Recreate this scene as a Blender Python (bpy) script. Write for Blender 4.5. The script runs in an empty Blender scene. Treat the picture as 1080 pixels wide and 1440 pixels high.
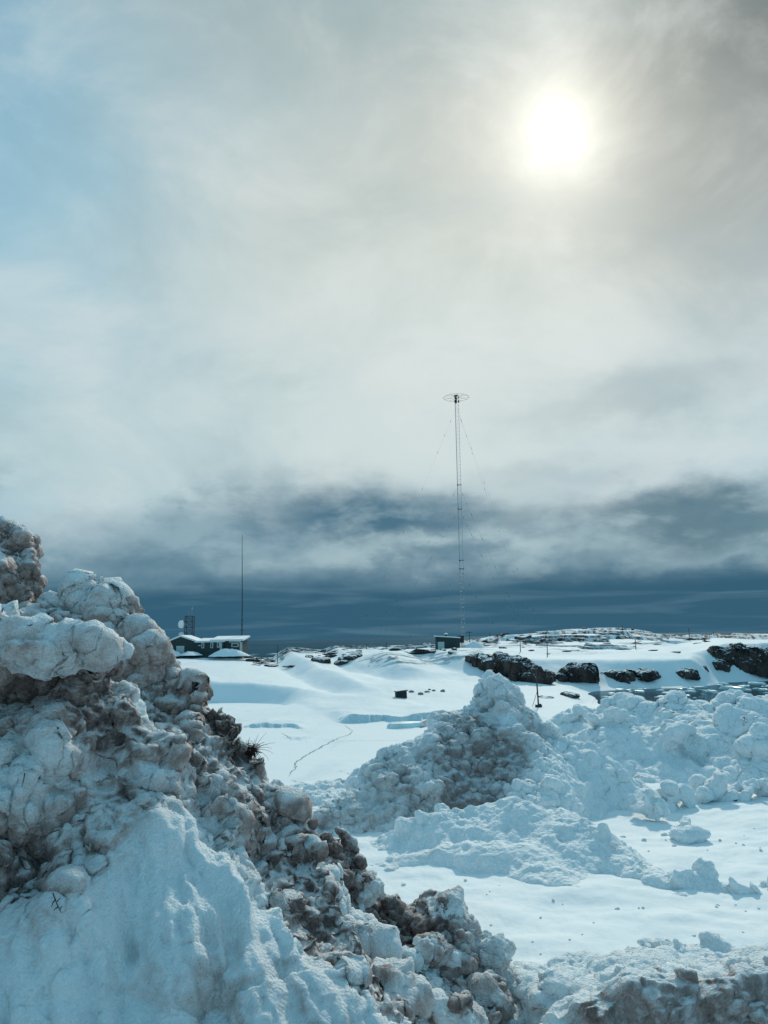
import bpy, math, random
import numpy as np
from mathutils import Matrix, Vector

S = bpy.context.scene
C = S.collection
rad = math.radians

# ------------------------------------------------------------------ camera
F = 1088.0                       # focal length in photograph pixels (1080 x 1440)
PITCH, ROLL = rad(9.25), rad(-1.06)
camd = bpy.data.cameras.new('camera')
camd.sensor_fit = 'VERTICAL'
camd.sensor_height = 24.0
camd.lens = 24.0 * F / 1440.0
camd.clip_start, camd.clip_end = 0.1, 60000
cam = bpy.data.objects.new('camera', camd)
C.objects.link(cam)
RM = (Matrix.Rotation(math.pi / 2 + PITCH, 3, 'X') @ Matrix.Rotation(ROLL, 3, 'Z'))
cam.matrix_world = RM.to_4x4()
S.camera = cam
RN = np.array(RM)


def ray(px, py):
    v = RN @ np.array([(px - 540.0) / F, (720.0 - py) / F, -1.0])
    return v / np.linalg.norm(v)


def at(px, py, d):
    """world point seen at photograph pixel (px,py), d metres away along +Y"""
    v = ray(px, py)
    return v * (d / v[1])


def atz(px, py, z):
    v = ray(px, py)
    return v * (z / v[2])


def azel(px, py):
    v = ray(px, py)
    return math.degrees(math.atan2(v[0], v[1])), math.degrees(math.asin(v[2]))


def srgb(r, g, b):
    f = lambda c: (c / 255 / 12.92) if c / 255 <= 0.04045 else ((c / 255 + 0.055) / 1.055) ** 2.4
    return (f(r), f(g), f(b), 1.0)


# ------------------------------------------------------------------ exposure
S.view_settings.view_transform = 'Standard'
S.view_settings.look = 'None'
S.view_settings.exposure = 0.0
S.view_settings.gamma = 1.0
S.view_settings.use_curve_mapping = False

# ------------------------------------------------------------------ sun
SUN = ray(787, 178)
sd = bpy.data.lights.new('sun', 'SUN')
sd.energy = 2.1
sd.angle = rad(3.0)
sd.color = (1.0, 0.91, 0.76)
sun = bpy.data.objects.new('sun', sd)
C.objects.link(sun)
sun.rotation_euler = Vector(-SUN).to_track_quat('-Z', 'Y').to_euler()
SUN_EL = math.asin(SUN[2])
SUN_AZ = math.atan2(SUN[0], SUN[1])

# ------------------------------------------------------------------ sky
W = bpy.data.worlds.new('World')
S.world = W
W.use_nodes = True
nt = W.node_tree
N, L = nt.nodes, nt.links
N.clear()


class G:
    """small node-graph helper"""
    def __init__(s, tree):
        s.t = tree

    def n(s, typ, **kw):
        nd = s.t.nodes.new(typ)
        for k, v in kw.items():
            setattr(nd, k, v)
        return nd

    def put(s, sock, v):
        if isinstance(v, bpy.types.NodeSocket):
            s.t.links.new(v, sock)
        else:
            sock.default_value = v

    def m(s, op, a, b=0.0, c=None, clamp=False):
        nd = s.n('ShaderNodeMath', operation=op, use_clamp=clamp)
        s.put(nd.inputs[0], a)
        s.put(nd.inputs[1], b)
        if c is not None:
            s.put(nd.inputs[2], c)
        return nd.outputs[0]

    def vm(s, op, a, b=(0, 0, 0)):
        nd = s.n('ShaderNodeVectorMath', operation=op)
        s.put(nd.inputs[0], a)
        if op == 'SCALE':
            s.put(nd.inputs['Scale'], b)
        elif op != 'LENGTH':
            s.put(nd.inputs[1], b)
        return nd.outputs['Value'] if op in ('LENGTH', 'DOT_PRODUCT') else nd.outputs[0]

    def comb(s, x, y, z=0.0):
        nd = s.n('ShaderNodeCombineXYZ')
        for i, v in enumerate((x, y, z)):
            s.put(nd.inputs[i], v)
        return nd.outputs[0]

    def sep(s, v):
        nd = s.n('ShaderNodeSeparateXYZ')
        s.put(nd.inputs[0], v)
        return nd.outputs

    def noise(s, vec, scale, detail=5, rough=0.5, dist=0.0, col=False):
        nd = s.n('ShaderNodeTexNoise')
        s.put(nd.inputs['Vector'], vec)
        nd.inputs['Scale'].default_value = scale
        nd.inputs['Detail'].default_value = detail
        nd.inputs['Roughness'].default_value = rough
        nd.inputs['Distortion'].default_value = dist
        return nd.outputs['Color' if col else 'Fac']

    def map(s, v, a, b, c=0.0, d=1.0, typ='SMOOTHSTEP'):
        nd = s.n('ShaderNodeMapRange', interpolation_type=typ)
        s.put(nd.inputs['Value'], v)
        nd.inputs['From Min'].default_value = a
        nd.inputs['From Max'].default_value = b
        s.put(nd.inputs['To Min'], c)
        s.put(nd.inputs['To Max'], d)
        return nd.outputs['Result']

    def mix(s, f, a, b, blend='MIX'):
        nd = s.n('ShaderNodeMix', data_type='RGBA', blend_type=blend)
        s.put(nd.inputs['Factor'], f)
        s.put(nd.inputs[6], a)
        s.put(nd.inputs[7], b)
        return nd.outputs[2]


g = G(nt)
tc = g.n('ShaderNodeTexCoord')
D = tc.outputs['Generated']
dx, dy, dz = g.sep(D)[0:3]
az0 = g.m('MULTIPLY', g.m('ARCTAN2', dx, dy), 57.29578)
el0 = g.m('MULTIPLY', g.m('ARCSINE', dz), 57.29578)
# warp the positions so that cloud edges are ragged; flatter near the horizon
Dst = g.comb(dx, dy, g.m('MULTIPLY', dz, 1.9))
w1 = g.vm('SUBTRACT', g.noise(Dst, 3.2, 6, 0.55, col=True), (0.5, 0.5, 0.5))
w2 = g.vm('SUBTRACT', g.noise(Dst, 7.0, 7, 0.56, 0.0, col=True), (0.5, 0.5, 0.5))
P0 = g.comb(az0, el0, 0.0)
P1 = g.vm('ADD', P0, g.vm('MULTIPLY', w1, (16, 7, 0)))
P2 = g.vm('ADD', g.vm('ADD', P0, g.vm('MULTIPLY', w1, (12, 4, 0))), g.vm('MULTIPLY', w2, (11, 7.5, 0)))


def blob(col, c, px, py, rx, ry, op, P=None, soft=1.0):
    """a soft cloud patch centred on a sky direction"""
    a, e = azel(px, py)
    k = 0.0527
    v = g.vm('SUBTRACT', P or P2, (a, e, 0))
    v = g.vm('MULTIPLY', v, (1 / (rx * k / math.cos(rad(e))), 1 / (ry * k), 0))
    l = g.vm('LENGTH', v)
    f = g.m('EXPONENT', g.m('MULTIPLY', g.m('POWER', l, 2.0 * soft), -1.0))
    return g.mix(g.m('MULTIPLY', f, op), col, srgb(*c))


sky = g.n('ShaderNodeTexSky', sky_type='NISHITA')
sky.sun_disc = False
sky.sun_elevation = SUN_EL
sky.sun_rotation = SUN_AZ
sky.air_density, sky.dust_density, sky.ozone_density = 1.0, 1.5, 1.5
clear = g.vm('SCALE', sky.outputs[0], 0.10)
# thin high cloud over the blue sky
col = g.mix(0.80, clear, srgb(140, 188, 210))
col = blob(col, (104, 156, 186), 0, 60, 300, 400, 0.85, P1)
col = blob(col, (164, 186, 192), 360, 40, 260, 240, 0.8, P1)
col = blob(col, (136, 188, 212), 20, 330, 180, 280, 0.9, P1)
col = blob(col, (203, 219, 217), 560, 400, 400, 330, 0.97, P1)
col = blob(col, (196, 200, 194), 800, 230, 400, 300, 0.9, P1)
col = blob(col, (205, 219, 219), 560, 620, 560, 130, 0.9, P1)
col = blob(col, (186, 208, 212), 120, 640, 260, 120, 0.8, P1)
col = blob(col, (76, 92, 96), 1150, 20, 370, 160, 0.97, P1)
col = blob(col, (150, 156, 154), 1100, 230, 170, 170, 0.6, P2)
col = blob(col, (136, 158, 162), 600, -10, 320, 80, 0.55, P2)
# wispy modulation of the bright veil
wis = g.noise(g.comb(dx, dy, g.m('MULTIPLY', dz, 1.5)), 4.6, 8, 0.60, 0.35)
col = g.mix(g.map(wis, 0.42, 0.72, 0.0, 0.45), col, srgb(224, 230, 228))
col = g.mix(g.map(wis, 0.50, 0.28, 0.0, 0.24), col, srgb(130, 160, 172))
# low dark bank
ep = g.sep(P2)[1]
el_h = g.m('ADD', ep, g.m('MULTIPLY', az0, 0.0))
bank = g.map(el_h, 10.5, 3.5, 0.0, 1.0)
col = g.mix(g.m('MULTIPLY', bank, 0.93), col, srgb(86, 124, 145))
col = blob(col, (72, 112, 134), 500, 745, 220, 46, 1.0)
col = blob(col, (96, 132, 150), 240, 800, 150, 26, 0.6)
col = blob(col, (84, 118, 134), 1010, 735, 240, 40, 0.9)
col = blob(col, (150, 170, 178), 900, 560, 160, 30, 0.55)
col = blob(col, (140, 162, 172), 800, 660, 110, 26, 0.45)
col = blob(col, (205, 218, 220), 960, 640, 140, 40, 0.6)
col = blob(col, (176, 200, 206), 640, 775, 240, 14, 0.75)
col = blob(col, (150, 180, 192), 300, 765, 120, 14, 0.6)
col = blob(col, (150, 178, 188), 1020, 785, 160, 12, 0.5)
low = g.map(g.sep(g.vm('ADD', P0, g.vm('MULTIPLY', w2, (4, 2.6, 0))))[1], 5.2, 3.0, 0.0, 1.0)
col = g.mix(g.m('MULTIPLY', low, 0.92), col, srgb(46, 90, 114))
band = g.noise(g.comb(dx, dy, g.m('MULTIPLY', dz, 14)), 5.0, 4, 0.5, 0.4)
col = g.mix(g.m('MULTIPLY', g.map(band, 0.48, 0.7), g.m('MULTIPLY', g.map(el0, 9.0, 2.0), 0.30)), col, srgb(112, 146, 162))
puff = g.noise(g.comb(dx, dy, g.m('MULTIPLY', dz, 2.4)), 7.0, 8, 0.55, 0.15)
zone = g.m('MULTIPLY', g.map(el0, 3.2, 5.5), g.map(el0, 14.0, 8.5))
col = g.mix(g.m('MULTIPLY', zone, g.map(puff, 0.50, 0.66, 0.0, 0.52)), col, srgb(176, 200, 206))
col = g.mix(g.m('MULTIPLY', zone, g.map(puff, 0.46, 0.33, 0.0, 0.45)), col, srgb(78, 116, 138))
# sun seen through cloud
ang = g.m('MULTIPLY', g.m('ARCCOSINE', g.m('MINIMUM', g.vm('DOT_PRODUCT', D, tuple(SUN)), 0.999999)), 57.29578)
gl = g.m('EXPONENT', g.m('MULTIPLY', g.m('POWER', g.m('DIVIDE', ang, 3.0), 1.25), -1.0))
gm = g.m('EXPONENT', g.m('MULTIPLY', g.m('DIVIDE', ang, 4.8), -1.0))
gw = g.m('EXPONENT', g.m('MULTIPLY', g.m('POWER', g.m('DIVIDE', ang, 13.0), 1.6), -1.0))
add = g.vm('ADD', g.vm('SCALE', (1.0, 0.96, 0.84), g.m('MULTIPLY', gl, 0.60)),
           g.vm('ADD', g.vm('SCALE', (1.0, 0.93, 0.76), g.m('MULTIPLY', gm, 0.42)),
                g.vm('SCALE', (1.0, 0.93, 0.80), g.m('MULTIPLY', gw, 0.10))))
col = g.vm('ADD', col, add)
# blue tone added to the unseen sky overhead and behind, sets foreground fill
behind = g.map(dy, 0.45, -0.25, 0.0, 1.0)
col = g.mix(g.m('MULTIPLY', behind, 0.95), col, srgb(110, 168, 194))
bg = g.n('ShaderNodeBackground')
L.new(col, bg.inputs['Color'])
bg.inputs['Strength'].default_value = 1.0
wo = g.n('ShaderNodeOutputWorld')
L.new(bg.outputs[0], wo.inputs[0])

# ------------------------------------------------------------------ numpy noise
rng = np.random.default_rng(7)
TB = rng.random((64, 64, 64)).astype(np.float32)
JT = rng.random((32, 32, 32, 3)).astype(np.float32)


def vnoise(P, sc, off=0.0):
    q = P.astype(np.float32) * sc + off + 1000.0
    i = np.floor(q).astype(np.int64)
    f = q - i
    f = f * f * f * (f * (f * 6 - 15) + 10)
    i &= 63
    j = (i + 1) & 63
    a = TB
    x0, y0, z0, x1, y1, z1 = i[:, 0], i[:, 1], i[:, 2], j[:, 0], j[:, 1], j[:, 2]
    fx, fy, fz = f[:, 0], f[:, 1], f[:, 2]
    c00 = a[x0, y0, z0] * (1 - fx) + a[x1, y0, z0] * fx
    c10 = a[x0, y1, z0] * (1 - fx) + a[x1, y1, z0] * fx
    c01 = a[x0, y0, z1] * (1 - fx) + a[x1, y0, z1] * fx
    c11 = a[x0, y1, z1] * (1 - fx) + a[x1, y1, z1] * fx
    return (c00 * (1 - fy) + c10 * fy) * (1 - fz) + (c01 * (1 - fy) + c11 * fy) * fz


def fbm(P, sc, oc=4, off=0.0, rough=0.5):
    s, a, t = 0.0, 1.0, 0.0
    for k in range(oc):
        s = s + a * vnoise(P, sc * 2.03 ** k, off + 17.3 * k)
        t += a
        a *= rough
    return s / t


def worley(P, sc, off=0.0):
    """distance to nearest feature point (about 0..1)"""
    q = P.astype(np.float32) * sc + off + 1000.0
    i = np.floor(q).astype(np.int64)
    f = q - i
    best = np.full(len(P), 9.0, np.float32)
    for a in (-1, 0, 1):
        for b in (-1, 0, 1):
            for c in (-1, 0, 1):
                o = np.array([a, b, c])
                k = (i + o) & 31
                v = JT[k[:, 0], k[:, 1], k[:, 2]] + o - f
                d = (v * v).sum(1)
                np.minimum(best, d, out=best)
    return np.sqrt(best)


def facets(P, sc, off=0.0):
    """every cell is a plane tilted its own way: broken, angular blocks; about -0.5..0.5"""
    q = P.astype(np.float32) * sc + off + 1000.0
    i = np.floor(q).astype(np.int64)
    f = q - i
    best = np.full(len(P), 9.0, np.float32)
    bv = np.zeros((len(P), 3), np.float32)
    bk = np.zeros((len(P), 3), np.int64)
    for a in (-1, 0, 1):
        for b in (-1, 0, 1):
            for c in (-1, 0, 1):
                o = np.array([a, b, c])
                k = (i + o) & 31
                v = JT[k[:, 0], k[:, 1], k[:, 2]] + o - f
                d = (v * v).sum(1)
                m = d < best
                best[m] = d[m]
                bv[m] = v[m]
                bk[m] = k[m]
    g_ = JT[bk[:, 1], bk[:, 2], bk[:, 0]] - 0.5
    h_ = JT[bk[:, 2], bk[:, 0], bk[:, 1], 0] - 0.5
    return h_ * 0.5 + (g_ * bv).sum(1) * 1.2


def relax(P, E, it, lam=0.5):
    n = len(P)
    deg = np.bincount(E.ravel(), minlength=n).astype(np.float32)
    deg[deg == 0] = 1
    for _ in range(it):
        Q = np.empty_like(P)
        for c in range(3):
            x = P[:, c]
            Q[:, c] = (np.bincount(E[:, 0], x[E[:, 1]], n) + np.bincount(E[:, 1], x[E[:, 0]], n)) / deg
        P = P + (Q - P) * lam
    return P


def sstep(x, a, b):
    t = np.clip((x - a) / (b - a), 0, 1)
    return t * t * (3 - 2 * t)


# ------------------------------------------------------------------ object helpers
def tag(o, label=None, cat=None, group=None, kind=None):
    if label: o['label'] = label
    if cat: o['category'] = cat
    if group: o['group'] = group
    if kind: o['kind'] = kind
    return o


def link(name, me, mat=None, parent=None, loc=None):
    o = bpy.data.objects.new(name, me)
    C.objects.link(o)
    if mat and me and not me.materials:
        me.materials.append(mat)
    if parent:
        o.parent = parent
    if loc is not None:
        o.location = loc
    return o


def empty(name, loc, rz=0.0):
    o = bpy.data.objects.new(name, None)
    C.objects.link(o)
    o.location = loc
    o.rotation_euler = (0, 0, rz)
    o.empty_display_size = 0.2
    return o


def np_mesh(name, V, Fc, smooth=True):
    me = bpy.data.meshes.new(name)
    V = np.ascontiguousarray(V, np.float32)
    Fc = np.ascontiguousarray(Fc, np.int32)
    me.vertices.add(len(V))
    me.vertices.foreach_set('co', V.ravel())
    n, k = Fc.shape
    me.loops.add(n * k)
    me.loops.foreach_set('vertex_index', Fc.ravel())
    me.polygons.add(n)
    me.polygons.foreach_set('loop_start', np.arange(0, n * k, k, dtype=np.int32))
    me.update(calc_edges=True)
    me.polygons.foreach_set('use_smooth', np.full(n, smooth, dtype=bool))
    me.validate()
    return me


def set_attr(me, name, vals):
    a = me.attributes.get(name) or me.attributes.new(name, 'FLOAT', 'POINT')
    a.data.foreach_set('value', np.ascontiguousarray(vals, np.float32))


def get_co(me):
    a = np.empty(len(me.vertices) * 3, np.float32)
    me.vertices.foreach_get('co', a)
    return a.reshape(-1, 3)


def get_no(me):
    a = np.empty(len(me.vertices) * 3, np.float32)
    me.vertex_normals.foreach_get('vector', a)
    return a.reshape(-1, 3)


class MB:
    """collects simple shapes into one mesh"""
    def __init__(s):
        s.v, s.f = [], []

    def box(s, c, d, rz=0.0, M=None):
        b = len(s.v)
        cx, cy, cz = c
        hx, hy, hz = d[0] / 2, d[1] / 2, d[2] / 2
        for sz in (-1, 1):
            for sx, sy in ((-1, -1), (1, -1), (1, 1), (-1, 1)):
                x, y = sx * hx, sy * hy
                p = Vector((cx + x * math.cos(rz) - y * math.sin(rz), cy + x * math.sin(rz) + y * math.cos(rz), cz + sz * hz))
                s.v.append(tuple(M @ p if M else p))
        s.f += [(b, b + 3, b + 2, b + 1), (b + 4, b + 5, b + 6, b + 7)] + \
               [(b + i, b + (i + 1) % 4, b + 4 + (i + 1) % 4, b + 4 + i) for i in range(4)]
        return s

    def tube(s, p, q, r, r2=None, n=6):
        r2 = r if r2 is None else r2
        p, q = Vector(p), Vector(q)
        d = (q - p)
        if d.length < 1e-6:
            return s
        d.normalize()
        u = d.orthogonal().normalized()
        w = d.cross(u)
        b = len(s.v)
        for c, rr in ((p, r), (q, r2)):
            for i in range(n):
                a = 2 * math.pi * i / n
                s.v.append(tuple(c + (u * math.cos(a) + w * math.sin(a)) * rr))
        s.f += [(b + i, b + (i + 1) % n, b + n + (i + 1) % n, b + n + i) for i in range(n)]
        s.f += [tuple(b + n - 1 - i for i in range(n)), tuple(b + n + i for i in range(n))]
        return s

    def path(s, pts, r, n=5, r_end=None):
        k = len(pts) - 1
        for i in range(k):
            ra = r if r_end is None else r + (r_end - r) * i / k
            rb = r if r_end is None else r + (r_end - r) * (i + 1) / k
            s.tube(pts[i], pts[i + 1], ra, rb, n)
        return s

    def prism(s, poly, y0, y1):
        """poly in XZ extruded along Y"""
        b, n = len(s.v), len(poly)
        s.v += [(x, y0, z) for x, z in poly] + [(x, y1, z) for x, z in poly]
        s.f += [tuple(b + i for i in range(n)), tuple(b + 2 * n - 1 - i for i in range(n))]
        s.f += [(b + (i + 1) % n, b + i, b + n + i, b + n + (i + 1) % n) for i in range(n)]
        return s

    def dome(s, c, r, h, n=12, k=4):
        b = len(s.v)
        for j in range(k + 1):
            a = math.pi / 2 * j / k
            for i in range(n):
                t = 2 * math.pi * i / n
                s.v.append((c[0] + r * math.cos(a) * math.cos(t), c[1] + r * math.cos(a) * math.sin(t), c[2] + h * math.sin(a)))
        for j in range(k):
            for i in range(n):
                s.f.append((b + j * n + i, b + j * n + (i + 1) % n, b + (j + 1) * n + (i + 1) % n, b + (j + 1) * n + i))
        s.f.append(tuple(b + n - 1 - i for i in range(n)))
        return s

    def build(s, name, mat, parent=None, loc=None, bevel=0.0, smooth=False):
        me = bpy.data.meshes.new(name)
        me.from_pydata(s.v, [], s.f)
        me.validate()
        me.update()
        if smooth:
            me.polygons.foreach_set('use_smooth', np.full(len(me.polygons), True))
        o = link(name, me, mat, parent, loc)
        if bevel:
            m = o.modifiers.new('bevel', 'BEVEL')
            m.width = bevel
            m.segments = 2
        return o


# ------------------------------------------------------------------ materials
def new_mat(name):
    m = bpy.data.materials.new(name)
    m.use_nodes = True
    t = m.node_tree
    t.nodes.clear()
    gg = G(t)
    b = gg.n('ShaderNodeBsdfPrincipled')
    o = gg.n('ShaderNodeOutputMaterial')
    t.links.new(b.outputs[0], o.inputs[0])
    return m, gg, b


def bump(gg, b, h, strength, dist, prev=None):
    bn = gg.n('ShaderNodeBump')
    bn.inputs['Strength'].default_value = strength
    bn.inputs['Distance'].default_value = dist
    gg.put(bn.inputs['Height'], h)
    if prev is not None:
        gg.put(bn.inputs['Normal'], prev)
    gg.put(b.inputs['Normal'], bn.outputs[0])
    return bn.outputs[0]


SNOW = (0.80, 0.875, 0.90, 1)


def snow_mat(name, fine, bd, sss=0.0, dirt_col=(0.095, 0.070, 0.064, 1), mid_col=(0.47, 0.385, 0.36, 1)):
    """snow with a 'dirt' attribute (grit frozen into it) and an 'ice' attribute (bare blue ice)"""
    m, gg, b = new_mat(name)
    P = gg.n('ShaderNodeNewGeometry').outputs['Position']
    a = gg.n('ShaderNodeAttribute', attribute_name='dirt').outputs['Fac']
    ice = gg.n('ShaderNodeAttribute', attribute_name='ice').outputs['Fac']
    n1 = gg.noise(P, fine, 6, 0.6)
    n2 = gg.noise(P, fine * 5, 4, 0.6)
    spk = gg.map(gg.noise(P, fine * 12, 3, 0.6), 0.60, 0.68)
    d = gg.m('MULTIPLY', a, gg.map(n1, 0.25, 0.7, 0.55, 1.25), clamp=True)
    d = gg.m('ADD', d, gg.m('MULTIPLY', gg.m('MULTIPLY', spk, gg.map(a, 0.03, 0.35)), 0.60), clamp=True)
    tone = gg.mix(gg.map(n2, 0.3, 0.7), (0.19, 0.155, 0.145, 1), dirt_col)
    c = gg.mix(gg.map(n1, 0.3, 0.7), SNOW, (0.76, 0.85, 0.885, 1))
    c = gg.mix(ice, c, (0.33, 0.60, 0.68, 1))
    c = gg.mix(gg.map(d, 0.0, 0.55, typ='LINEAR'), c, mid_col)
    c = gg.mix(gg.map(d, 0.45, 1.0, typ='LINEAR'), c, tone)
    gg.put(b.inputs['Base Color'], c)
    b.inputs['Roughness'].default_value = 0.75
    b.inputs['Specular IOR Level'].default_value = 0.25
    if sss:
        b.inputs['Subsurface Weight'].default_value = sss
        b.inputs['Subsurface Radius'].default_value = (0.6, 0.85, 1.0)
        b.inputs['Subsurface Scale'].default_value = 0.035
    vo = gg.n('ShaderNodeTexVoronoi', feature='F1')
    gg.put(vo.inputs['Vector'], P)
    vo.inputs['Scale'].default_value = fine * 4
    h = gg.m('ADD', gg.m('MULTIPLY', n2, 0.6), gg.m('MULTIPLY', vo.outputs['Distance'], -0.45))
    h = gg.m('ADD', h, gg.m('MULTIPLY', n1, 0.8))
    bump(gg, b, h, 0.8, bd)
    return m


M_bank = snow_mat('plowed_snow', 16, 0.030, 0.35)
M_mid = snow_mat('mid_snow', 6, 0.05, 0.35, (0.11, 0.10, 0.10, 1), (0.36, 0.345, 0.345, 1))


def terrain_mat():
    m, gg, b = new_mat('snow_and_rock')
    P = gg.n('ShaderNodeNewGeometry').outputs['Position']
    rock = gg.n('ShaderNodeAttribute', attribute_name='rock').outputs['Fac']
    ice = gg.n('ShaderNodeAttribute', attribute_name='ice').outputs['Fac']
    n1 = gg.noise(P, 0.8, 6, 0.6)
    n2 = gg.noise(P, 9, 5, 0.6)
    zz = gg.sep(P)[2]
    wetp = gg.m('MULTIPLY', gg.map(gg.noise(gg.vm('MULTIPLY', P, (1, .45, 0)), 0.16, 6, 0.6, 0.4), 0.54, 0.66, 0.0, 0.45), gg.map(zz, -8.6, -8.9))
    rc = gg.mix(gg.map(n1, 0.3, 0.7), (0.03, 0.027, 0.026, 1), (0.10, 0.085, 0.078, 1))
    c = gg.mix(gg.map(n1, 0.3, 0.7), SNOW, (0.83, 0.88, 0.895, 1))
    c = gg.mix(wetp, c, (0.50, 0.64, 0.68, 1))
    c = gg.mix(gg.m('MULTIPLY', ice, 0.5), c, (0.36, 0.60, 0.66, 1))
    c = gg.mix(rock, c, rc)
    gg.put(b.inputs['Base Color'], c)
    b.inputs['Roughness'].default_value = 0.7
    b.inputs['Specular IOR Level'].default_value = 0.25
    h = gg.m('ADD', n1, gg.m('MULTIPLY', n2, 0.12))
    b.inputs['Specular IOR Level'].default_value = 0.08
    bump(gg, b, h, 0.5, 0.12)
    return m


M_ter = terrain_mat()


def rock_mat(th=0.74):
    m, gg, b = new_mat('dark_rock')
    ge = gg.n('ShaderNodeNewGeometry')
    P = ge.outputs['Position']
    n1 = gg.noise(P, 0.35, 6, 0.65)
    n2 = gg.noise(gg.vm('MULTIPLY', P, (1, 1, 0.35)), 2.2, 6, 0.65)
    c = gg.mix(gg.map(n1, 0.35, 0.65), (0.030, 0.024, 0.023, 1), (0.12, 0.088, 0.076, 1))
    c = gg.mix(gg.map(n2, 0.45, 0.7), c, (0.075, 0.072, 0.076, 1))
    nz = gg.sep(ge.outputs['Normal'])[2]
    sn = gg.map(gg.m('ADD', nz, gg.m('MULTIPLY', gg.m('SUBTRACT', n2, 0.5), 0.3)), th, th + 0.12)
    c = gg.mix(sn, c, SNOW)
    gg.put(b.inputs['Base Color'], c)
    b.inputs['Roughness'].default_value = 0.85
    b.inputs['Specular IOR Level'].default_value = 0.1
    bump(gg, b, n2, 0.9, 0.5)
    return m


M_rock = rock_mat()
M_rock2 = rock_mat(0.72)


def plain(name, colr, rough=0.6, metal=0.0, var=0.25, sc=3.0, grain=None, emit=None):
    m, gg, b = new_mat(name)
    P = gg.n('ShaderNodeTexCoord').outputs['Object']
    if grain:
        P = gg.vm('MULTIPLY', P, grain)
    n = gg.noise(P, sc, 5, 0.6)
    k = gg.map(n, 0.3, 0.7, 1 - var, 1 + var)
    gg.put(b.inputs['Base Color'], gg.vm('SCALE', tuple(colr), k))
    b.inputs['Roughness'].default_value = rough
    b.inputs['Metallic'].default_value = metal
    bump(gg, b, n, 0.3, 0.01)
    return m


M_green = plain('green_boards', (0.010, 0.030, 0.032), 0.6, 0, 0.25, 1.5, (6, 6, 0.5))
M_white = plain('white_paint', (0.70, 0.76, 0.76), 0.5, 0, 0.08)
M_panel = plain('pale_panel', (0.42, 0.50, 0.48), 0.6, 0, 0.12)
M_glass = plain('window_glass', (0.03, 0.045, 0.05), 0.15, 0, 0.1)
M_felt = plain('roof_felt', (0.05, 0.07, 0.075), 0.8)
M_steel = plain('galvanised_steel', (0.30, 0.36, 0.38), 0.45, 0.6, 0.2)
M_dark = plain('dark_metal', (0.018, 0.022, 0.028), 0.6, 0.2, 0.3)
M_red = plain('weathered_red_steel', (0.05, 0.026, 0.035), 0.6, 0.1, 0.3)
M_pole = plain('weathered_wood', (0.055, 0.045, 0.04), 0.85, 0, 0.35, 4, (8, 8, 1))
M_crate = plain('crate_boards', (0.022, 0.035, 0.04), 0.8, 0, 0.35, 3, (1, 1, 9))
M_bag = plain('tan_sacking', (0.26, 0.24, 0.21), 0.9, 0, 0.25, 5)
M_grass = plain('dead_grass', (0.035, 0.016, 0.016), 0.9, 0, 0.4, 20)
M_stone = plain('red_brown_stone', (0.16, 0.11, 0.10), 0.85, 0, 0.3, 14)
M_roofsnow = plain('roof_snow', (0.80, 0.86, 0.88), 0.8, 0, 0.04)


def water_mat():
    m, gg, b = new_mat('sea_water')
    P = gg.n('ShaderNodeNewGeometry').outputs['Position']
    x, y, z = gg.sep(P)[0:3]
    r = gg.vm('LENGTH', P)
    Q = gg.vm('MULTIPLY', P, (1, 0.35, 1))
    fl = gg.noise(Q, 0.02, 9, 0.72)
    near = gg.map(r, 300, 1200, 0.53, 0.66, 'LINEAR')
    f = gg.map(gg.m('SUBTRACT', fl, near), 0.0, 0.03)
    br = gg.noise(gg.vm('MULTIPLY', P, (1, 0.25, 1)), 0.004, 5, 0.6)
    wc = gg.mix(gg.map(br, 0.35, 0.65), (0.012, 0.040, 0.060, 1), (0.03, 0.085, 0.11, 1))
    cc = gg.mix(f, wc, (0.55, 0.68, 0.72, 1))
    n = gg.noise(gg.vm('MULTIPLY', P, (1, 0.6, 1)), 0.5, 8, 0.65)
    t = gg.t
    d = gg.n('ShaderNodeBsdfDiffuse')
    gg.put(d.inputs['Color'], cc)
    gl_ = gg.n('ShaderNodeBsdfGlossy')
    gl_.inputs['Roughness'].default_value = 0.12
    gg.put(gl_.inputs['Color'], (0.6, 0.85, 1.0, 1))
    bn = bump(gg, b, n, 0.25, 0.08)
    gg.put(d.inputs['Normal'], bn); gg.put(gl_.inputs['Normal'], bn)
    ms = gg.n('ShaderNodeMixShader')
    ms.inputs[0].default_value = 0.30
    t.links.new(d.outputs[0], ms.inputs[1]); t.links.new(gl_.outputs[0], ms.inputs[2])
    out = [q for q in t.nodes if q.type == 'OUTPUT_MATERIAL'][0]
    t.links.new(ms.outputs[0], out.inputs[0])
    t.nodes.remove(b)
    return m


M_sea = water_mat()

# ------------------------------------------------------------------ terrain
ROAD, ICE = -2.5, -9.0


def pxd(px, py, d):
    return float(at(px, py, d)[2])


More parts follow.
